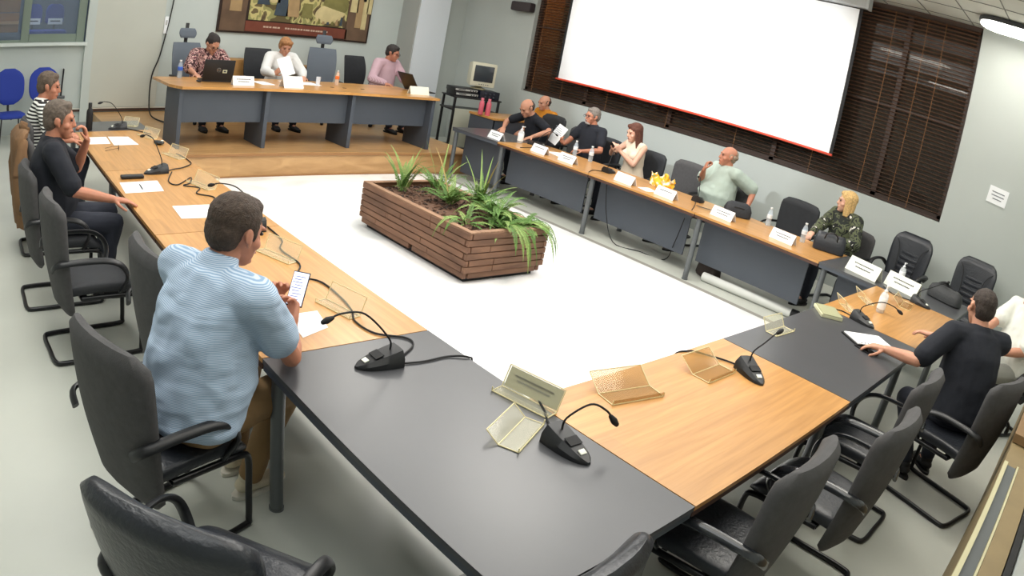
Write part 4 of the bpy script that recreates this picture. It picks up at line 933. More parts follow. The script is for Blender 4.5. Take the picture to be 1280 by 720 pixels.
# loose dark things on the left row
t = thing('hand_microphone', 'small black desk device beside the crossing cable on the left row', 'device', (-.10, 4.98, H), .4)
b = B(); b.hull([((0, 0, .02), (.045, .05, .019)), ((0, .06, .018), (.03, .03, .016))], 12); b.done('base', M_blk, t)
b = B(); b.ell((.01, -.02, .040), (.018, .014, .006)); b.done('button', M_cream, t)
t = thing('glasses_case', 'flat black glasses case lying above the sheet with the pen', 'case', (-.67, 3.72, H), R(88))
b = B(); b.box((0, 0, .014), (.07, .19, .026), bev=.011, seg=3); b.done('case', M_blk, t)
b = B(); b.box((0, 0, .015), (.071, .15, .003)); b.done('seam', M_blk2, t)
t = thing('eyeglasses', 'pair of eyeglasses lying open on the left table', 'eyeglasses', (-.56, 4.80, H), 1.4)
b = B()
for s_ in (-1, 1):
    b.tube([(s_*.032+.024*math.cos(a), 0, .022+.017*math.sin(a)) for a in [i*math.pi/6 for i in range(12)]], .0022, 6, closed=True)
    b.tube([(s_*.058, 0, .03), (s_*.064, .06, .02), (s_*.062, .13, .005)], .002, 6)
b.tube([(-.009, 0, .024), (0, 0, .028), (.009, 0, .024)], .002, 6); b.done('frame', M_blk2, t)
# flask
t = thing('drink_flask', 'tall matte black flask standing at the far end of the left row', 'bottle', (-.68, 5.86, H), 0)
b = B(); b.lathe([(.034, 0), (.037, .006), (.037, .19), (.034, .21), (.018, .235), (.017, .245)], n=20); b.done('body', M_blk2, t)
b = B(); b.lathe([(.020, .243), (.021, .25), (.021, .285), (.018, .29)], n=20); b.done('cap', M_blk, t)

# ---------------------------------------------------------------- papers
def paper(label, corners, z=H, group=None, name='paper_sheet', cat='paper', printed=0, stackn=1):
    cx = sum(c[0] for c in corners)/4; cy = sum(c[1] for c in corners)/4
    t = thing(name, label, cat, (cx, cy, z), 0, group); P = [(c[0]-cx, c[1]-cy) for c in corners]
    b = B(); b.prism(P, .0005, .0008+.0012*stackn); b.done('sheet', M_white, t, smooth=False)
    if printed:
        b = B(); q = [V((*p, 0)) for p in P]; zz = .0012+.0012*stackn
        for k in range(printed):
            f = .12+.76*k/printed; a = q[0].lerp(q[3], f); c = q[1].lerp(q[2], f); x0 = a.lerp(c, .1); x1 = a.lerp(c, .45+.45*rng.random()); h_ = (q[3]-q[0])*.012
            vs = [b.bm.verts.new(v+V((0, 0, zz))) for v in (x0, x1, x1+h_, x0+h_)]; b.bm.faces.new(vs)
        b.done('printed_lines', mat('faint_print', (150, 156, 170), .8), t, smooth=False)
    return t
paper('blank white sheet on the left row behind the head of the man in blue', [(-.59, 2.60), (-.30, 2.57), (-.24, 2.87), (-.57, 2.89)])
paper('white sheet with a pen on it, in front of the man in black', [(-.82, 3.29), (-.52, 3.29), (-.49, 3.60), (-.80, 3.60)])
b = B(); b.cyl((-.67, 3.36, H+.006), (-.66, 3.50, H+.006), .004, n=8); tag(b.done('ballpoint_pen', M_blk2), 'dark pen lying across the white sheet in front of the man in black', 'pen')
paper('printed sheet on the left of the spread papers at the far left row', [(-.80, 5.12), (-.58, 5.10), (-.56, 5.45), (-.78, 5.47)], printed=12)
paper('printed sheet on the right of the spread papers at the far left row', [(-.56, 5.02), (-.31, 5.01), (-.33, 5.42), (-.54, 5.46)], printed=12)
paper('small white sheet under the hand of the man in blue', [(-.60, .80), (-.44, .86), (-.40, 1.04), (-.56, 1.04)], z=H)
paper('loose sheets in front of the man with glasses', [(4.86, 4.45), (5.10, 4.40), (5.2, 4.75), (4.95, 4.80)], stackn=2)
paper('sheet beside the yellow bag in the screen row', [(4.66, 2.90), (4.84, 2.86), (4.90, 3.05), (4.72, 3.08)])
paper('printed papers beside the laptop of the woman in the flowered blouse', [(1.86, 7.10), (2.06, 7.10), (2.04, 7.50), (1.84, 7.50)], z=HH, printed=6, stackn=2)
paper('open papers under the hands of the woman in white', [(2.35, 7.30), (2.85, 7.28), (2.85, 7.62), (2.33, 7.66)], z=HH, printed=8, stackn=3)
# open booklet / notebook at the right
t = thing('spiral_notebook', 'open white notebook with black cover on the right dark table', 'notebook', (2.70, -.55, H), R(-38))
b = B(); b.box((0, 0, .006), (.34, .24, .012), bev=.002); b.done('cover', M_blk2, t)
b = B(); b.box((.0, .01, .015), (.31, .20, .008), bev=.001); b.done('page', M_white, t)
b = B()
for k in range(9): b.cyl((-.12+.03*k, -.09, .012), (-.12+.03*k, -.075, .022), .004, n=6)
b.done('spiral', M_blk, t)
t = thing('smartphone', 'black phone lying under the hand of the man in black at the right', 'phone', (2.50, -.60, H), R(-20))
b = B(); b.box((0, 0, .006), (.08, .16, .01), bev=.003); b.done('body', M_blk, t); b = B(); b.box((0, 0, .0115), (.07, .145, .001)); b.done('screen', mat('dark_glass', (14, 14, 16), .1), t)
t = thing('paper_stack', 'pale green-grey booklet stack on the inner edge of the right dark table', 'booklet', (2.93, -.12, H), R(-52))
b = B(); b.box((0, 0, .012), (.17, .24, .022), bev=.002); b.done('pages', mat('booklet_pages', (206, 204, 168), .8), t)
b = B(); b.box((0.005, .0, .026), (.16, .24, .004)); b.done('cover', mat('booklet_cover', (150, 150, 116), .7), t)
# phone held by the man in blue
t = thing('smartphone', 'black phone with a lit white screen held by the man in blue', 'phone', (-.585, .905, .925), face(.62, .6))
PH = Matrix.Rotation(R(52), 4, 'X')
b = B(); b.box((0, 0, 0), (.078, .160, .009), bev=.004, M=PH); b.done('body', M_blk, t)
b = B(); b.box((0, 0, .0052), (.070, .148, .0012), M=PH); b.done('screen', mat('lit_screen', (225, 230, 250), .2, emis=(220, 226, 250), es=.75), t)
b = B()
for k in range(9): b.box((-.008+.008*(k % 3 == 0), .055-.013*k, .0062), (.046-.01*(k % 2), .0035, .0006), M=PH)
b.done('screen_text', mat('screen_text', (150, 158, 200), .5), t, smooth=False)
t = thing('smartphone', 'dark phone held by the woman with long brown hair', 'phone', (5.60, 4.25, .985), face(-1, .1))
b = B(); b.box((0, 0, 0), (.075, .15, .009), bev=.003, M=Matrix.Rotation(R(40), 4, 'X')); b.done('body', M_blk, t)
b = B(); b.box((0, 0, .006), (.068, .14, .001), M=Matrix.Rotation(R(40), 4, 'X')); b.done('screen', MATS['dark_glass'], t)
t = thing('paper_sheet', 'white sheet held up by the man with glasses', 'paper', (5.42, 5.10, .93), face(-1, .15))
b = B(); b.box((0, 0, 0), (.21, .003, .29), rot=(R(28), R(-12), 0)); b.done('sheet', M_white, t, smooth=False)
b = B()
for k in range(6): b.box((0, -.003, .10-.03*k), (.15, .001, .006), rot=(R(28), R(-12), 0))
b.done('printed_lines', MATS['faint_print'], t, smooth=False)
t = thing('paper_sheet', 'white page held up by the woman in the white jacket', 'paper', (2.56, 7.93, 1.28), face(0, -1))
b = B(); b.box((0, 0, 0), (.21, .003, .29), rot=(R(25), R(18), 0)); b.done('sheet', M_white, t, smooth=False)

# ---------------------------------------------------------------- clear acrylic name holders
def acrylic(loc, rz, label, w=.24, h=.095, d=.07, lean=22, card=False, back=True, m=None):
    t = thing('acrylic_name_holder', label, 'name holder', (loc[0], loc[1], H), rz)
    b = B(); e = B(); L_ = R(lean); tp = (0, h*math.sin(L_), h*math.cos(L_)); th = .003
    def sheet(p, q):      # a sheet between edges y/z p and q, with bright cut edges
        p, q = V((0, *p)), V((0, *q)); d_ = q-p; n = V((0, -d_.z, d_.y)).normalized()*th/2
        b.loft([[V((x*w/2, 0, 0))+v for v in (p-n, q-n, q+n, p+n)] for x in (-1, 1)])
        for x in (-1, 1): e.tube([V((x*w/2, 0, 0))+p, V((x*w/2, 0, 0))+q], .0026, 5)
    sheet((0, .003), (tp[1], tp[2])); sheet((0, .003), (-d, .003))
    if back: sheet((-d, .003), (-d, .022))
    for yy, zz in ((tp[1], tp[2]), (0, .003), (-d, .003)): e.tube([(-w/2, yy, zz), (w/2, yy, zz)], .0026, 5)
    b.done('sheet', m or M_acr, t, smooth=False); e.done('cut_edge', M_acre, t)
    if card:
        c = B(); c.box((0, tp[1]*.5+.004, tp[2]*.5), (w*.96, .001, h*.86), rot=(-L_, 0, 0)); c.box((0, tp[1]*.5-.001, tp[2]*.5), (w*.6, .001, .006), rot=(-L_, 0, 0), mi=1)
        c.box((0, tp[1]*.62-.001, tp[2]*.68), (w*.7, .001, .006), rot=(-L_, 0, 0), mi=1); c.done('name_card', [mat('grey_green_card', (168, 166, 138), .7), mat('card_print', (120, 118, 104), .8)], t, smooth=False)
    return t
def hd(dx, dy): return math.atan2(dy, dx)
acrylic((-.01, -.01), hd(.07, -.34), 'upright clear holder with a pale card at the inner edge of the foreground dark table', w=.27, h=.10, card=True)
acrylic((-.24, -.16), hd(.25, .11), 'low empty clear holder lying before the one with the card', w=.25, h=.07, d=.08, lean=50)
acrylic((.46, -.14), hd(.45, -.09), 'clear holder on the wide wooden table, the one farther left', w=.30, h=.11, d=.10, lean=54, m=M_refr)
acrylic((1.06, -.20), hd(.42, .0), 'clear holder on the wide wooden table beside the microphone', w=.26, h=.11, d=.10, lean=54, m=M_refr)
acrylic((2.10, -.08), hd(.36, -.02), 'clear holder on the right dark table behind the microphone head', w=.24, h=.09, d=.08, lean=30)
acrylic((-.24, 1.80), hd(.12, -.34), 'clear holder beside the cable, right of the head of the man in blue', w=.27)
acrylic((-.26, 1.04), hd(.08, -.32), 'clear holder just beyond the microphone head near the phone', w=.24)
acrylic((-.12, 2.75), hd(.10, -.3), 'clear holder partly hidden by the head of the man in blue', w=.22)
acrylic((-.16, 3.40), hd(.10, -.36), 'clear holder beside the looped cable in the middle of the left row', w=.30)
acrylic((-.08, 4.45), hd(.10, -.34), 'clear holder beyond the looped cable on the left row', w=.28)
acrylic((-.10, 5.40), hd(.12, -.3), 'clear holder beside the small black device at the far left row', w=.26)
acrylic((-.16, 6.08), hd(.2, -.2), 'clear holder on the short dark table end by the podium', w=.2)
acrylic((3.28, -.12), hd(.2, .2), 'small clear holder on the corner wooden table, next to the booklets', w=.18, lean=30)
acrylic((3.75, -.12), hd(.22, .2), 'small clear holder on the corner wooden table, beyond the pump bottle', w=.2, lean=30)
acrylic((4.22, -.36), hd(.3, .04), 'clear holder shaped like a wedge near the two large name plates', w=.28, h=.10, d=.1, lean=50, m=M_refr)

# ---------------------------------------------------------------- tent name plates with printed lines
def plate(loc, rz, label, w=.28, h=.105, z=H, lines=2, fold=.05, group='white name plates'):
    t = thing('name_plate', label, 'name plate', (loc[0], loc[1], z), rz, None)
    b = B(); b.loft([[V((x, -fold, .001)), V((x, 0, h)), V((x, fold, .001)), V((x, fold-.003, .001)), V((x, 0, h-.004)), V((x, -fold+.003, .001))] for x in (-w/2, w/2)]); b.done('card', M_cream if w > .3 else M_white, t, smooth=False)
    if lines:
        b = B(); an = math.atan2(fold, h); r_ = random.Random(label)
        for k in range(lines):
            f = .66-.24*k; x = -w*(.32-.08*k)
            while x < w*(.30-.06*k):
                ww = r_.uniform(.006, .016); b.box((x+ww/2, -fold*(1-f)-.0016, h*f), (ww, .0012, h*.085), rot=(-an, 0, 0)); x += ww+.0035
        b.done('printed_text', M_ink, t, smooth=False)
    return t
fx = face(1, 0)     # the readable side faces the middle of the hall
for (x, y, lb, ln_) in ((4.66, 5.50, 'white name plate at the far dark end of the screen row', 2), (4.70, 4.68, 'white name plate in front of the leaning man', 1), (4.72, 4.20, 'white name plate in front of the man with glasses', 2), (4.70, 3.25, 'blank white name plate in front of the woman with the phone', 0),
                        (4.74, 2.68, 'white name plate beside the yellow bag', 1), (4.76, 1.92, 'white name plate in front of the black shoulder bag', 2), (4.78, 1.18, 'white name plate in front of the black handbag', 2)):
    plate((x, y), fx+R(-6), lb, lines=ln_, w=.29)
plate((4.74, .22), fx+R(-14), 'large cream name plate on the dark table end, the left one of two', w=.38, h=.135, fold=.07)
plate((4.78, -.20), fx+R(-14), 'large cream name plate on the dark table end, the right one of two', w=.38, h=.135, fold=.07)
plate((1.52, 6.98), face(0, 1)+0, 'white name plate beside the black laptop on the head table', z=HH, w=.30, h=.12)
plate((4.32, 6.98), face(0, 1), 'blank white name plate at the right end of the head table', z=HH, w=.34, h=.12, lines=0)
plate((2.20, 6.92), face(0, 1)+R(4), 'white folder standing on the head table in front of the woman in white', z=HH, w=.30, h=.15, lines=0, fold=.08)

# ---------------------------------------------------------------- bottles, pumps, glass
def bottle(loc, label, z=H, h=.21, r=.031, label_c=(70, 110, 200), liquid=None, cap=(235, 238, 240)):
    t = thing('water_bottle', label, 'bottle', (loc[0], loc[1], z), 0)
    b = B(); b.lathe([(r*.85, .0), (r, .006), (r, h*.30), (r*.92, h*.36), (r, h*.42), (r, h*.66), (r*.75, h*.80), (r*.42, h*.90), (r*.40, h*.95)], n=18); b.done('body', liquid or M_bottle, t)
    b = B(); b.lathe([(r*1.02, h*.42), (r*1.03, h*.43), (r*1.03, h*.62), (r*1.02, h*.63)], n=18); b.done('label', mat('bottle_label_%d' % label_c[0], label_c, .5), t)
    b = B(); b.lathe([(r*.46, h*.93), (r*.48, h*.94), (r*.48, h), (r*.40, h*1.005)], n=14); b.done('cap', mat('cap_%d' % cap[0], cap, .4), t)
    return t
bottle((5.28, 4.60), 'clear water bottle in front of the man with glasses, the left one of two', label_c=(225, 230, 236))
bottle((5.24, 4.28), 'clear water bottle between the man with glasses and the woman', label_c=(226, 230, 236))
bottle((5.28, 1.62), 'clear water bottle beside the black empty armchair in the screen row', label_c=(224, 230, 236))
bottle((5.12, 1.10), 'clear water bottle left of the black handbag', label_c=(223, 230, 236))
bottle((.86, 7.70), 'clear water bottle with blue label at the left end of the head table', z=HH, label_c=(60, 100, 200), h=.24, r=.036)
bottle((3.18, 7.45), 'small bottle of orange juice drink on the head table', z=HH, label_c=(236, 120, 50), liquid=clear('orange_drink', (.95, .75, .6), .5), h=.22, cap=(220, 224, 226))
def pump(loc, label, z=H, h=.19, r=.034, m=None):
    t = thing('pump_bottle', label, 'pump bottle', (loc[0], loc[1], z), R(80))
    b = B(); b.lathe([(r*.9, 0), (r, .006), (r, h*.62), (r*.8, h*.72), (r*.4, h*.77), (r*.4, h*.80)], n=20); b.done('body', m or clear('pump_clear', (.9, .93, .95), .45), t)
    b = B(); b.lathe([(r*1.01, h*.14), (r*1.02, h*.15), (r*1.02, h*.55), (r*1.01, h*.56)], n=20); b.box((0, -r*1.03, h*.38), (r*.9, .002, .008), mi=1); b.box((0, -r*1.03, h*.30), (r*.7, .002, .006), mi=1); b.done('label', [M_white, M_ink], t)
    b = B(); b.lathe([(r*.45, h*.78), (r*.48, h*.84), (r*.2, h*.87), (r*.16, h*.98)], n=14); b.hull([((0, 0, h), .009), ((0, -.045, h*.985), .006)], 8); b.done('pump', mat('pump_white', (236, 238, 240), .4), t)
    return t
pump((4.92, 5.30), 'white-labelled hand sanitiser pump at the far end of the screen row', h=.23, r=.042)
pump((5.18, -.06), 'hand sanitiser pump behind the two large name plates', h=.19)
pump((3.62, -.33), 'clear pump bottle on the wooden corner table', h=.22, r=.036)
for i, (x, y, lb) in enumerate(((5.50, 6.88, 'pink bottle on the far side desk, the left one'), (5.58, 6.80, 'pink bottle on the far side desk, the right one'))):
    t = thing('pink_bottle', lb, 'bottle', (x, y, .868), 0)
    b = B(); b.lathe([(.036, 0), (.040, .008), (.040, .18), (.034, .205), (.022, .22), (.022, .225)], n=18); b.done('body', mat('pink_plastic', (206, 96, 112), .5), t)
    b = B(); b.lathe([(.024, .224), (.025, .228), (.025, .262), (.02, .266)], n=14); b.done('cap', mat('pink_cap', (214, 120, 134), .5), t)
t = thing('drinking_glass', 'clear drinking glass on the head table beside the white folder', 'glass', (2.82, 7.35, HH), 0)
b = B(); b.lathe([(.028, 0), (.030, .004), (.036, .12), (.033, .12), (.027, .008), (.001, .008)], n=18); b.done('glass', clear('glass_clear', (.95, .97, 1), .3), t)

# ---------------------------------------------------------------- bags
t = thing('handbag', 'black leather handbag standing before the blonde woman', 'handbag', (5.16, .80, H), R(-68))
b = B(); b.loft([sring(0, 0, .002+.19*f, .175*k, .075*k2, 24, .5) for f, k, k2 in ((0, .9, .8), (.04, 1, 1), (.4, 1.02, .95), (.8, .95, .6), (1, .86, .3))]); b.done('body', M_leat, t, ang=60)
b = B(); b.tube([(-.07, -.045, .13), (-.06, -.08, .19), (.0, -.09, .215), (.06, -.08, .19), (.07, -.045, .13)], .007, 8, sm=5); b.done('strap', M_blk, t)
b = B(); b.box((0, -.055, .09), (.05, .01, .02), bev=.004); b.done('clasp', M_blk2, t)
t = thing('shoulder_bag', 'black shoulder bag with strap on the table before the man in pale green', 'bag', (5.14, 1.96, H), R(-50))
b = B(); b.loft([sring(0, 0, .002+.16*f, .16*k, .075*k2, 24, .55) for f, k, k2 in ((0, .85, .8), (.05, 1, 1), (.5, 1.0, .9), (.85, .85, .6), (1, .6, .3))]); b.done('body', mat('nylon_black', (34, 36, 42), .6, bump=.4, bscale=30), t, ang=60)
b = B(); b.tube([(-.10, -.0, .10), (-.16, -.02, .06), (-.26, -.04, .015), (-.40, -.02, .012), (-.46, .03, .012)], (.016, .004), 8, sm=5, flat=(0, 1, 0)); b.done('strap', M_blk, t)
b = B(); b.box((.0, -.055, .09), (.12, .012, .05), bev=.005); b.box((.05, -.058, .06), (.03, .01, .02)); b.done('pocket', M_blk2, t)
t = thing('soft_bag', 'dark rounded bag on the table in front of the right ribbed chair', 'bag', (5.12, -.58, H), R(75))
b = B(); b.loft([sring(0, 0, .002+.14*f, .20*k, .085*k2, 28, .6) for f, k, k2 in ((0, .9, .8), (.06, 1, 1), (.5, 1.0, .95), (.85, .9, .6), (1, .7, .3))]); b.done('body', mat('dark_bag_cloth', (48, 50, 52), .6, bump=.3), t, ang=60)
b = B(); b.tube([(-.17, 0, .05), (-.10, 0, .142), (.10, 0, .142), (.17, 0, .05)], .005, 6, sm=4); b.done('zip', M_blk2, t)
t = thing('carrier_bag', 'yellow and white plastic bag lying open beside the grey armchair', 'bag', (5.16, 3.05, H), R(75))
b = B(); n_ = 26; rings = []
for f, k in ((0, .8), (.1, 1), (.45, 1.05), (.75, .95), (1, 1.12)):
    r0 = sring(0, 0, .002+.13*f, .17*k, .075*k, n_, .8)
    rings.append([p + V((.014*math.sin(j*2.3+f*4), .016*math.cos(j*1.7+f*5), .03*f*math.sin(j*1.3))) for j, p in enumerate(r0)])
b.loft(rings, cap=False); b.bm.faces.new([b.bm.verts.new(p) for p in [r_ + V((0, 0, 0)) for r_ in rings[0]]][::-1])
m_ = blotch('yellow_white_bag', [(244, 240, 225), (248, 208, 60), (230, 150, 60), (120, 190, 120)], 9, .5, [0, .44, .60, .68]); b.done('body', m_, t)
b = B(); b.tube([(-.13, .04, .13), (-.15, .06, .18), (-.10, .06, .19), (-.08, .04, .13)], (.012, .003), 6, sm=4); b.done('handle', m_, t)

# ---------------------------------------------------------------- laptops
def laptop(loc, rz, label, z, w=.36, d=.25, scr=(18, 18, 20), open_=105, mark=True, sticker=False):
    t = thing('laptop', label, 'laptop', (loc[0], loc[1], z), rz)
    b = B(); b.box((0, 0, .010), (w, d, .018), bev=.005); b.done('base', M_blk, t)
    b = B(); b.box((0, .01, .0195), (w*.88, d*.5, .002)); b.done('keyboard', M_blk2, t)
    a = R(open_-90); Mt = Matrix.Translation((0, d/2, .018)) @ Matrix.Rotation(-a, 4, 'X')
    b = B(); b.box((0, 0, d/2), (w, .010, d), bev=.004, M=Mt); ld = b.done('lid', M_blk, t)
    b = B(); b.box((0, -.006, d/2), (w*.93, .001, d*.88), M=Mt); b.done('screen', mat('screen_%d' % scr[0], scr, .15), ld)
    if mark:
        b = B(); b.tube([Mt @ V((-.0+.027*math.cos(q*math.pi/8), .0062, d*.52+.027*math.sin(q*math.pi/8))) for q in range(16)], .0028, 6, closed=True)
        b.done('emblem_ring', M_chr, ld)
        fc = bpy.data.curves.new('emblem_letters', 'FONT'); fc.body = 'DELL'; fc.size = .022; fc.align_x = 'CENTER'; fc.align_y = 'CENTER'; fc.extrude = .0006
        tmp = bpy.data.objects.new('tmp', fc); COL.objects.link(tmp); me = bpy.data.meshes.new_from_object(tmp.evaluated_get(bpy.context.evaluated_depsgraph_get())); bpy.data.objects.remove(tmp)
        me.materials.clear(); fo = bpy.data.objects.new('emblem_letters', me); COL.objects.link(fo); me.materials.append(M_chr); fo.parent = ld
        fo.matrix_local = Mt @ Matrix.Translation((0, .0064, d*.52)) @ Matrix.Rotation(math.pi, 4, 'Z') @ Matrix.Rotation(math.pi/2, 4, 'X')
    if sticker:
        b = B(); b.box((-.085, .006, d*.46), (.06, .001, .045), M=Mt); b.box((-.085, .0068, d*.46), (.035, .001, .02), M=Mt, mi=1); b.done('sticker', [mat('sticker_pale', (206, 208, 176), .6), M_ink], ld)
    return t
laptop((1.28, 7.42), face(0, -1)+math.pi+R(-6)+math.pi, 'open black laptop with round emblem and pale sticker on its lid', HH, w=.42, d=.29, sticker=True)
laptop((4.66, 7.42), face(.8, -.6)+math.pi+R(36), 'open laptop with a dark reddish screen before the man in pink', HH, w=.42, d=.31, scr=(96, 62, 52), mark=False, open_=125)
laptop((5.22, 5.28), face(.69, -.72), 'open laptop seen edge-on before the leaning man', H, w=.34, d=.24, mark=False)
t = thing('computer_mouse', 'black computer mouse left of the black laptop on the head table', 'mouse', (1.0, 7.25, HH), 0)
b = B(); b.hull([((0, -.02, .012), (.030, .04, .014)), ((0, .03, .012), (.026, .03, .014))], 12); b.done('body', M_blk, t); b = B(); b.cyl((-.004, -.045, .024), (.004, -.045, .024), .006, n=8); b.done('wheel', M_blk2, t)

# ---------------------------------------------------------------- equipment trolley with monitor
t = thing('equipment_trolley', 'black metal trolley carrying recorders in the corner beside the podium', 'trolley', (6.08, 7.84, 0), R(-12))
for sx in (-.42, .42):
    for sy in (-.22, .22):
        b = B(); b.box((sx, sy, .52), (.035, .035, .98)); b.cyl((sx-.01, sy, .03), (sx+.01, sy, .03), .03, n=12); b.done('leg', M_blk, t)
for z, nm in ((.14, 'shelf'), (.80, 'shelf'), (1.02, 'shelf')):
    b = B(); b.box((0, 0, z), (.92, .50, .025), bev=.004); b.done(nm, M_blk, t)
b = B(); b.box((-.18, -.255, .50), (.46, .012, .66), bev=.004); b.done('side_panel', mat('beige_panel', (166, 168, 152), .6), t)
def deck(loc, size, label, m=None, knobs=3):
    t_ = thing('recorder_deck', label, 'electronic device', loc, R(-12)); w_, d_, h_ = size
    b = B(); b.box((0, 0, h_/2), size, bev=.004); b.done('case', m or M_blk, t_)
    b = B(); b.box((0, -d_/2-.002, h_*.55), (w_*.94, .004, h_*.42)); b.done('front_panel', mat('silver_panel', (176, 178, 174), .4), t_)
    b = B()
    for k in range(knobs): b.cyl((w_*.4-k*.05, -d_/2-.014, h_*.5), (w_*.4-k*.05, -d_/2, h_*.5), .010, n=10)
    b.box((-w_*.2, -d_/2-.005, h_*.58), (w_*.3, .004, h_*.18)); b.done('control_buttons', M_blk2, t_)
Mt = Matrix.Translation((6.08, 7.84, 0)) @ Matrix.Rotation(R(-12), 4, 'Z')
deck(Mt @ V((-.20, -.02, 1.033)), (.44, .36, .075), 'flat silver-fronted recorder on the trolley, lower of two')
deck(Mt @ V((-.22, -.02, 1.109)), (.44, .34, .07), 'flat silver-fronted recorder on the trolley, upper of two')
t = thing('amplifier', 'black box amplifier with dials on the trolley beside the recorders', 'electronic device', Mt @ V((.22, -.06, 1.033)), R(-12))
b = B(); b.box((0, 0, .07), (.38, .34, .14), bev=.006); b.done('case', mat('navy_black_case', (24, 26, 40), .4), t)
for k in range(6):
    b = B(); b.cyl((-.12+.08*(k % 3)+.03, -.19, .045+.055*(k//3)), (-.12+.08*(k % 3)+.03, -.168, .045+.055*(k//3)), .014, n=12); b.done('dial', M_grey, t)
t = thing('crt_monitor', 'old beige tube monitor with dark screen on top of the equipment trolley', 'monitor', Mt @ V((.10, .02, 1.181)), R(-22)); t.scale = (1.12, 1.12, 1.12)
b = B(); b.lathe([(.12, 0), (.12, .012), (.05, .03), (.05, .045)], n=18); b.done('stand', MATS['cream_edging'], t)
bg = mat('beige_plastic', (206, 204, 182), .5)
b = B(); b.box((0, -.12, .235), (.40, .10, .37), bev=.02); b.loft([[V((sx*w_/2, y, .235+sz*h_/2)) for sx, sz in ((-1, -1), (1, -1), (1, 1), (-1, 1))] for y, w_, h_ in ((-.08, .38, .35), (.10, .34, .31), (.20, .22, .20))]); b.done('case', bg, t)
b = B(); b.box((0, -.172, .25), (.31, .012, .25), bev=.006); b.done('screen', mat('crt_glass', (54, 60, 66), .15), t)
b = B()
for k in range(5): b.box((-.05+.035*k, -.174, .085), (.018, .01, .012), bev=.003)
b.done('buttons', M_grey, t)

# ---------------------------------------------------------------- wall tapestry (a plain generic woven picture)
t = thing('wall_tapestry', 'large woven wall hanging in olive, brown and cream behind the head table', 'tapestry', (3.56, 9.88, 2.42), 0)
b = B(); b.box((0, 0, 0), (2.98, .03, 1.54)); b.done('backing', mat('tapestry_edge', (50, 36, 30), .9), t, smooth=False)
b = B(); b.box((.02, -.02, .10), (1.92, .012, 1.26)); b.done('field', blotch('tapestry_field', [(96, 84, 52), (150, 146, 92), (196, 184, 122), (110, 96, 64), (86, 70, 50)], 3.2, pos=[0, .40, .50, .58, .66]), t, smooth=False)
b = B(); b.box((.02, -.022, -.64), (2.0, .014, .18)); b.done('lower_band', mat('tapestry_band', (116, 62, 46), .9, var=.1), t, smooth=False)
b = B(); r_ = random.Random(5); x = -.62
while x < .66:
    w_ = r_.uniform(.025, .05); b.box((x, -.031, -.635+.0), (w_, .004, .028)); x += w_+.014+(.08 if r_.random() < .12 else 0)
b.done('woven_lettering', mat('pale_thread', (196, 170, 150), .9), t, smooth=False)
for sx in (-1, 1):
    b = B(); b.box((sx*1.22, -.022, 0), (.46, .014, 1.48)); b.done('side_panel', mat('tapestry_side', (104, 82, 64), .9, var=.25, scale=3), t, smooth=False)
def robe(x, z, w1, w2, h_, m, nm='woven_shape'):
    b = B(); b.loft([[V((x+a*w/2+o, y, zz)) for a in (-1, 1)] for y in (-.034,) for zz, w, o in ()] or [[V((x-w1/2, -.036, z+h_)), V((x+w1/2, -.036, z+h_)), V((x+w2/2, -.036, z)), V((x-w2/2, -.036, z))], [V((x-w1/2, -.028, z+h_)), V((x+w1/2, -.028, z+h_)), V((x+w2/2, -.028, z)), V((x-w2/2, -.028, z))]]); b.done(nm, m, t, smooth=False)
cr = mat('thread_cream', (206, 190, 140), .9, var=.1); tn = mat('thread_tan', (168, 140, 100), .9, var=.1); bl_ = mat('thread_slate', (62, 74, 84), .9, var=.1); rd_ = mat('thread_maroon', (104, 40, 38), .9, var=.1); ol = mat('thread_olive', (126, 120, 70), .9, var=.15)
robe(-1.20, -.40, .16, .22, 1.1, tn); robe(-1.38, .02, .12, .14, .6, cr); robe(-1.04, .02, .12, .14, .6, cr)
robe(1.10, -.22, .12, .16, .9, cr); robe(1.22, -.50, .14, .13, 1.2, tn); robe(1.34, -.52, .1, .10, 1.2, cr); robe(1.30, .0, .1, .06, .7, bl_); robe(1.42, -.22, .08, .1, .9, cr)
robe(-.70, -.25, .10, .24, .42, bl_); robe(-.34, -.42, .10, .26, .72, bl_); robe(-.50, -.20, .2, .22, .42, cr); robe(-.12, -.42, .18, .26, .36, tn); robe(.16, -.42, .18, .22, .26, ol)
for (x, z, rx_, rz_, m_, a) in ((.12, .26, .34, .14, rd_, -25), (.34, .22, .16, .05, cr, -35), (.62, -.30, .3, .18, cr, 12), (.72, -.12, .26, .2, ol, 0)):
    b = B(); b.ell((0, 0, 0), (rx_, .014, rz_), n=20, M=Matrix.Translation((x, -.028, z)) @ Matrix.Rotation(R(-a), 4, 'Y')); b.done('woven_shape', m_, t)
for k in range(6): robe(.42+.09*k, -.50, .03, .05, .16, (ol, tn, bl_)[k % 3])

# ---------------------------------------------------------------- boxes and small things behind the head table
for i, (x, lb) in enumerate(((2.22, 'tan wooden cabinet behind the head table, the left one of two'), (2.74, 'tan wooden cabinet behind the head table, the right one of two'))):
    t = thing('low_cabinet', lb, 'cabinet', (x, 9.55, PZ), 0)
    b = B(); b.box((0, 0, .46), (.50, .45, .92), bev=.004); b.done('body', mat('tan_cabinet', (178, 132, 74), .6, var=.08), t)
    b = B(); b.box((0, -.232, .46), (.46, .012, .86), bev=.003); dd = b.done('door', MATS['tan_cabinet'], t)
    b = B(); b.cyl((.18, -.25, .6), (.18, -.25, .68), .006, n=8); b.done('handle', M_chr, dd)
t = thing('long_shelf', 'long pale wood ledge board behind the woman in white', 'shelf', (3.4, 9.7, PZ), 0)
b = B(); b.box((0.1, 0, .84), (.78, .30, .03)); b.done('board', MATS['tan_cabinet'], t, smooth=False)
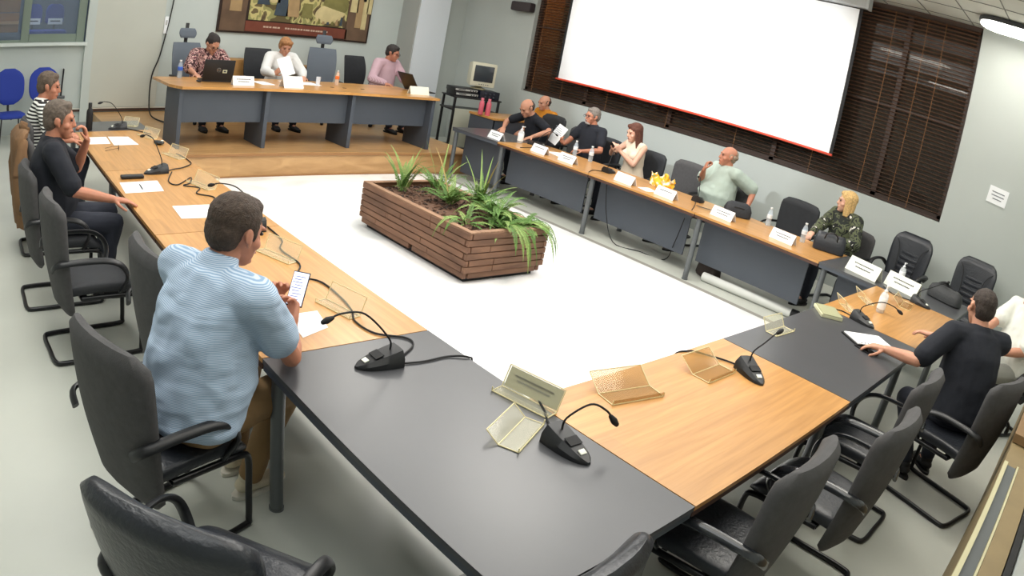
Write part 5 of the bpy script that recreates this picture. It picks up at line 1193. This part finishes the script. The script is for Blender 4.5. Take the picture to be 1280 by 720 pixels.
for sx in (-.25, .45):
    b = B(); b.box((sx, 0, .41), (.03, .28, .825)); b.done('support', MATS['tan_cabinet'], t, smooth=False)
t = thing('desk_speaker', 'small black loudspeaker on the cabinet left of the woman in white', 'speaker', (2.62, 9.5, PZ+.92), R(15))
b = B(); b.box((0, 0, .10), (.11, .12, .20), bev=.012); b.done('case', M_blk, t); b = B(); b.cyl((0, -.064, .08), (0, -.058, .08), .035, n=18); b.done('cone', M_grey, t)
# jacket on the chair back
t = thing('brown_jacket', 'brown jacket draped over the back of an armchair in the left row', 'jacket', (-1.22, 4.46, 0), face(1, 0))
b = B(); r_ = random.Random(3); rings = []
N_ = 40
prof = [(0, 1.05, .17, .02), (.01, 1.035, .26, .050), (.02, .98, .29, .066), (.0, .80, .30, .075), (-.02, .58, .31, .085), (-.03, .36, .32, .09), (-.03, .26, .31, .08)]
for i, (yo, z, hw, hd_) in enumerate(prof):
    cy = -.30-.02*(i > 1)-yo
    r0 = sring(0, cy, z, hw, hd_, N_, .75)
    rings.append([p + V((0, .014*math.sin(j*1.9+i*.5)*min(1, i/3), .012*math.sin(j*.9)*(i == len(prof)-1))) for j, p in enumerate(r0)])
b.loft(rings); jk = b.done('body', mat('brown_cloth', (120, 90, 62), .9, var=.12, scale=8, bump=.3, bscale=30), t, ang=60)
for s_ in (-1, 1):
    b = B(); b.chain([(s_*.25, -.32, .95), (s_*.31, -.36, .70), (s_*.29, -.34, .42)], [(.05, .05, .05), (.055, .055, .05), (.045, .05, .04)], 12); b.done('sleeve', MATS['brown_cloth'], t)
b = B(); b.tube([(-.13, -.26, 1.03), (-.06, -.32, 1.06), (.06, -.32, 1.06), (.13, -.26, 1.03)], (.03, .012), 8, sm=4, flat=(0, 0, 1)); b.done('collar', MATS['brown_cloth'], t)
# roll on the floor under the screen row
b = B(); b.cyl((4.86, .82, .052), (4.78, 1.98, .052), .05, n=20); b.cyl((4.865, .80, .052), (4.855, .88, .052), .054, n=20, mi=1)
tag(b.done('rolled_poster', [mat('roll_white', (214, 216, 212), .6), M_blk2]), 'long white roll with a dark end lying on the floor under the screen row', 'roll')
b = B(); b.tube([(4.56, 3.4, .70), (4.60, 3.35, .35), (4.66, 3.2, .03), (4.8, 2.9, .012), (4.9, 2.6, .012), (4.7, 2.4, .3), (4.62, 2.3, .62)], .006, 6, sm=6)
tag(b.done('hanging_cable', M_blk2), 'thin black cable hanging in a loop under the screen row', 'cable')
t = thing('floor_bag', 'dark bag standing on the floor near the feet of the man in pale green', 'bag', (4.95, 2.02, 0), R(60))
b = B(); b.loft([sring(0, 0, .004+.26*f, .2*k, .09*k2, 24, .55) for f, k, k2 in ((0, .9, .9), (.08, 1, 1), (.6, .9, .85), (1, .5, .3))]); b.done('body', mat('dark_brown_bag', (50, 40, 36), .7, bump=.3), t, ang=60)
b = B(); b.tube([(-.08, 0, .25), (-.05, 0, .33), (.05, 0, .33), (.08, 0, .25)], .008, 8, sm=4); b.done('handle', M_blk, t)
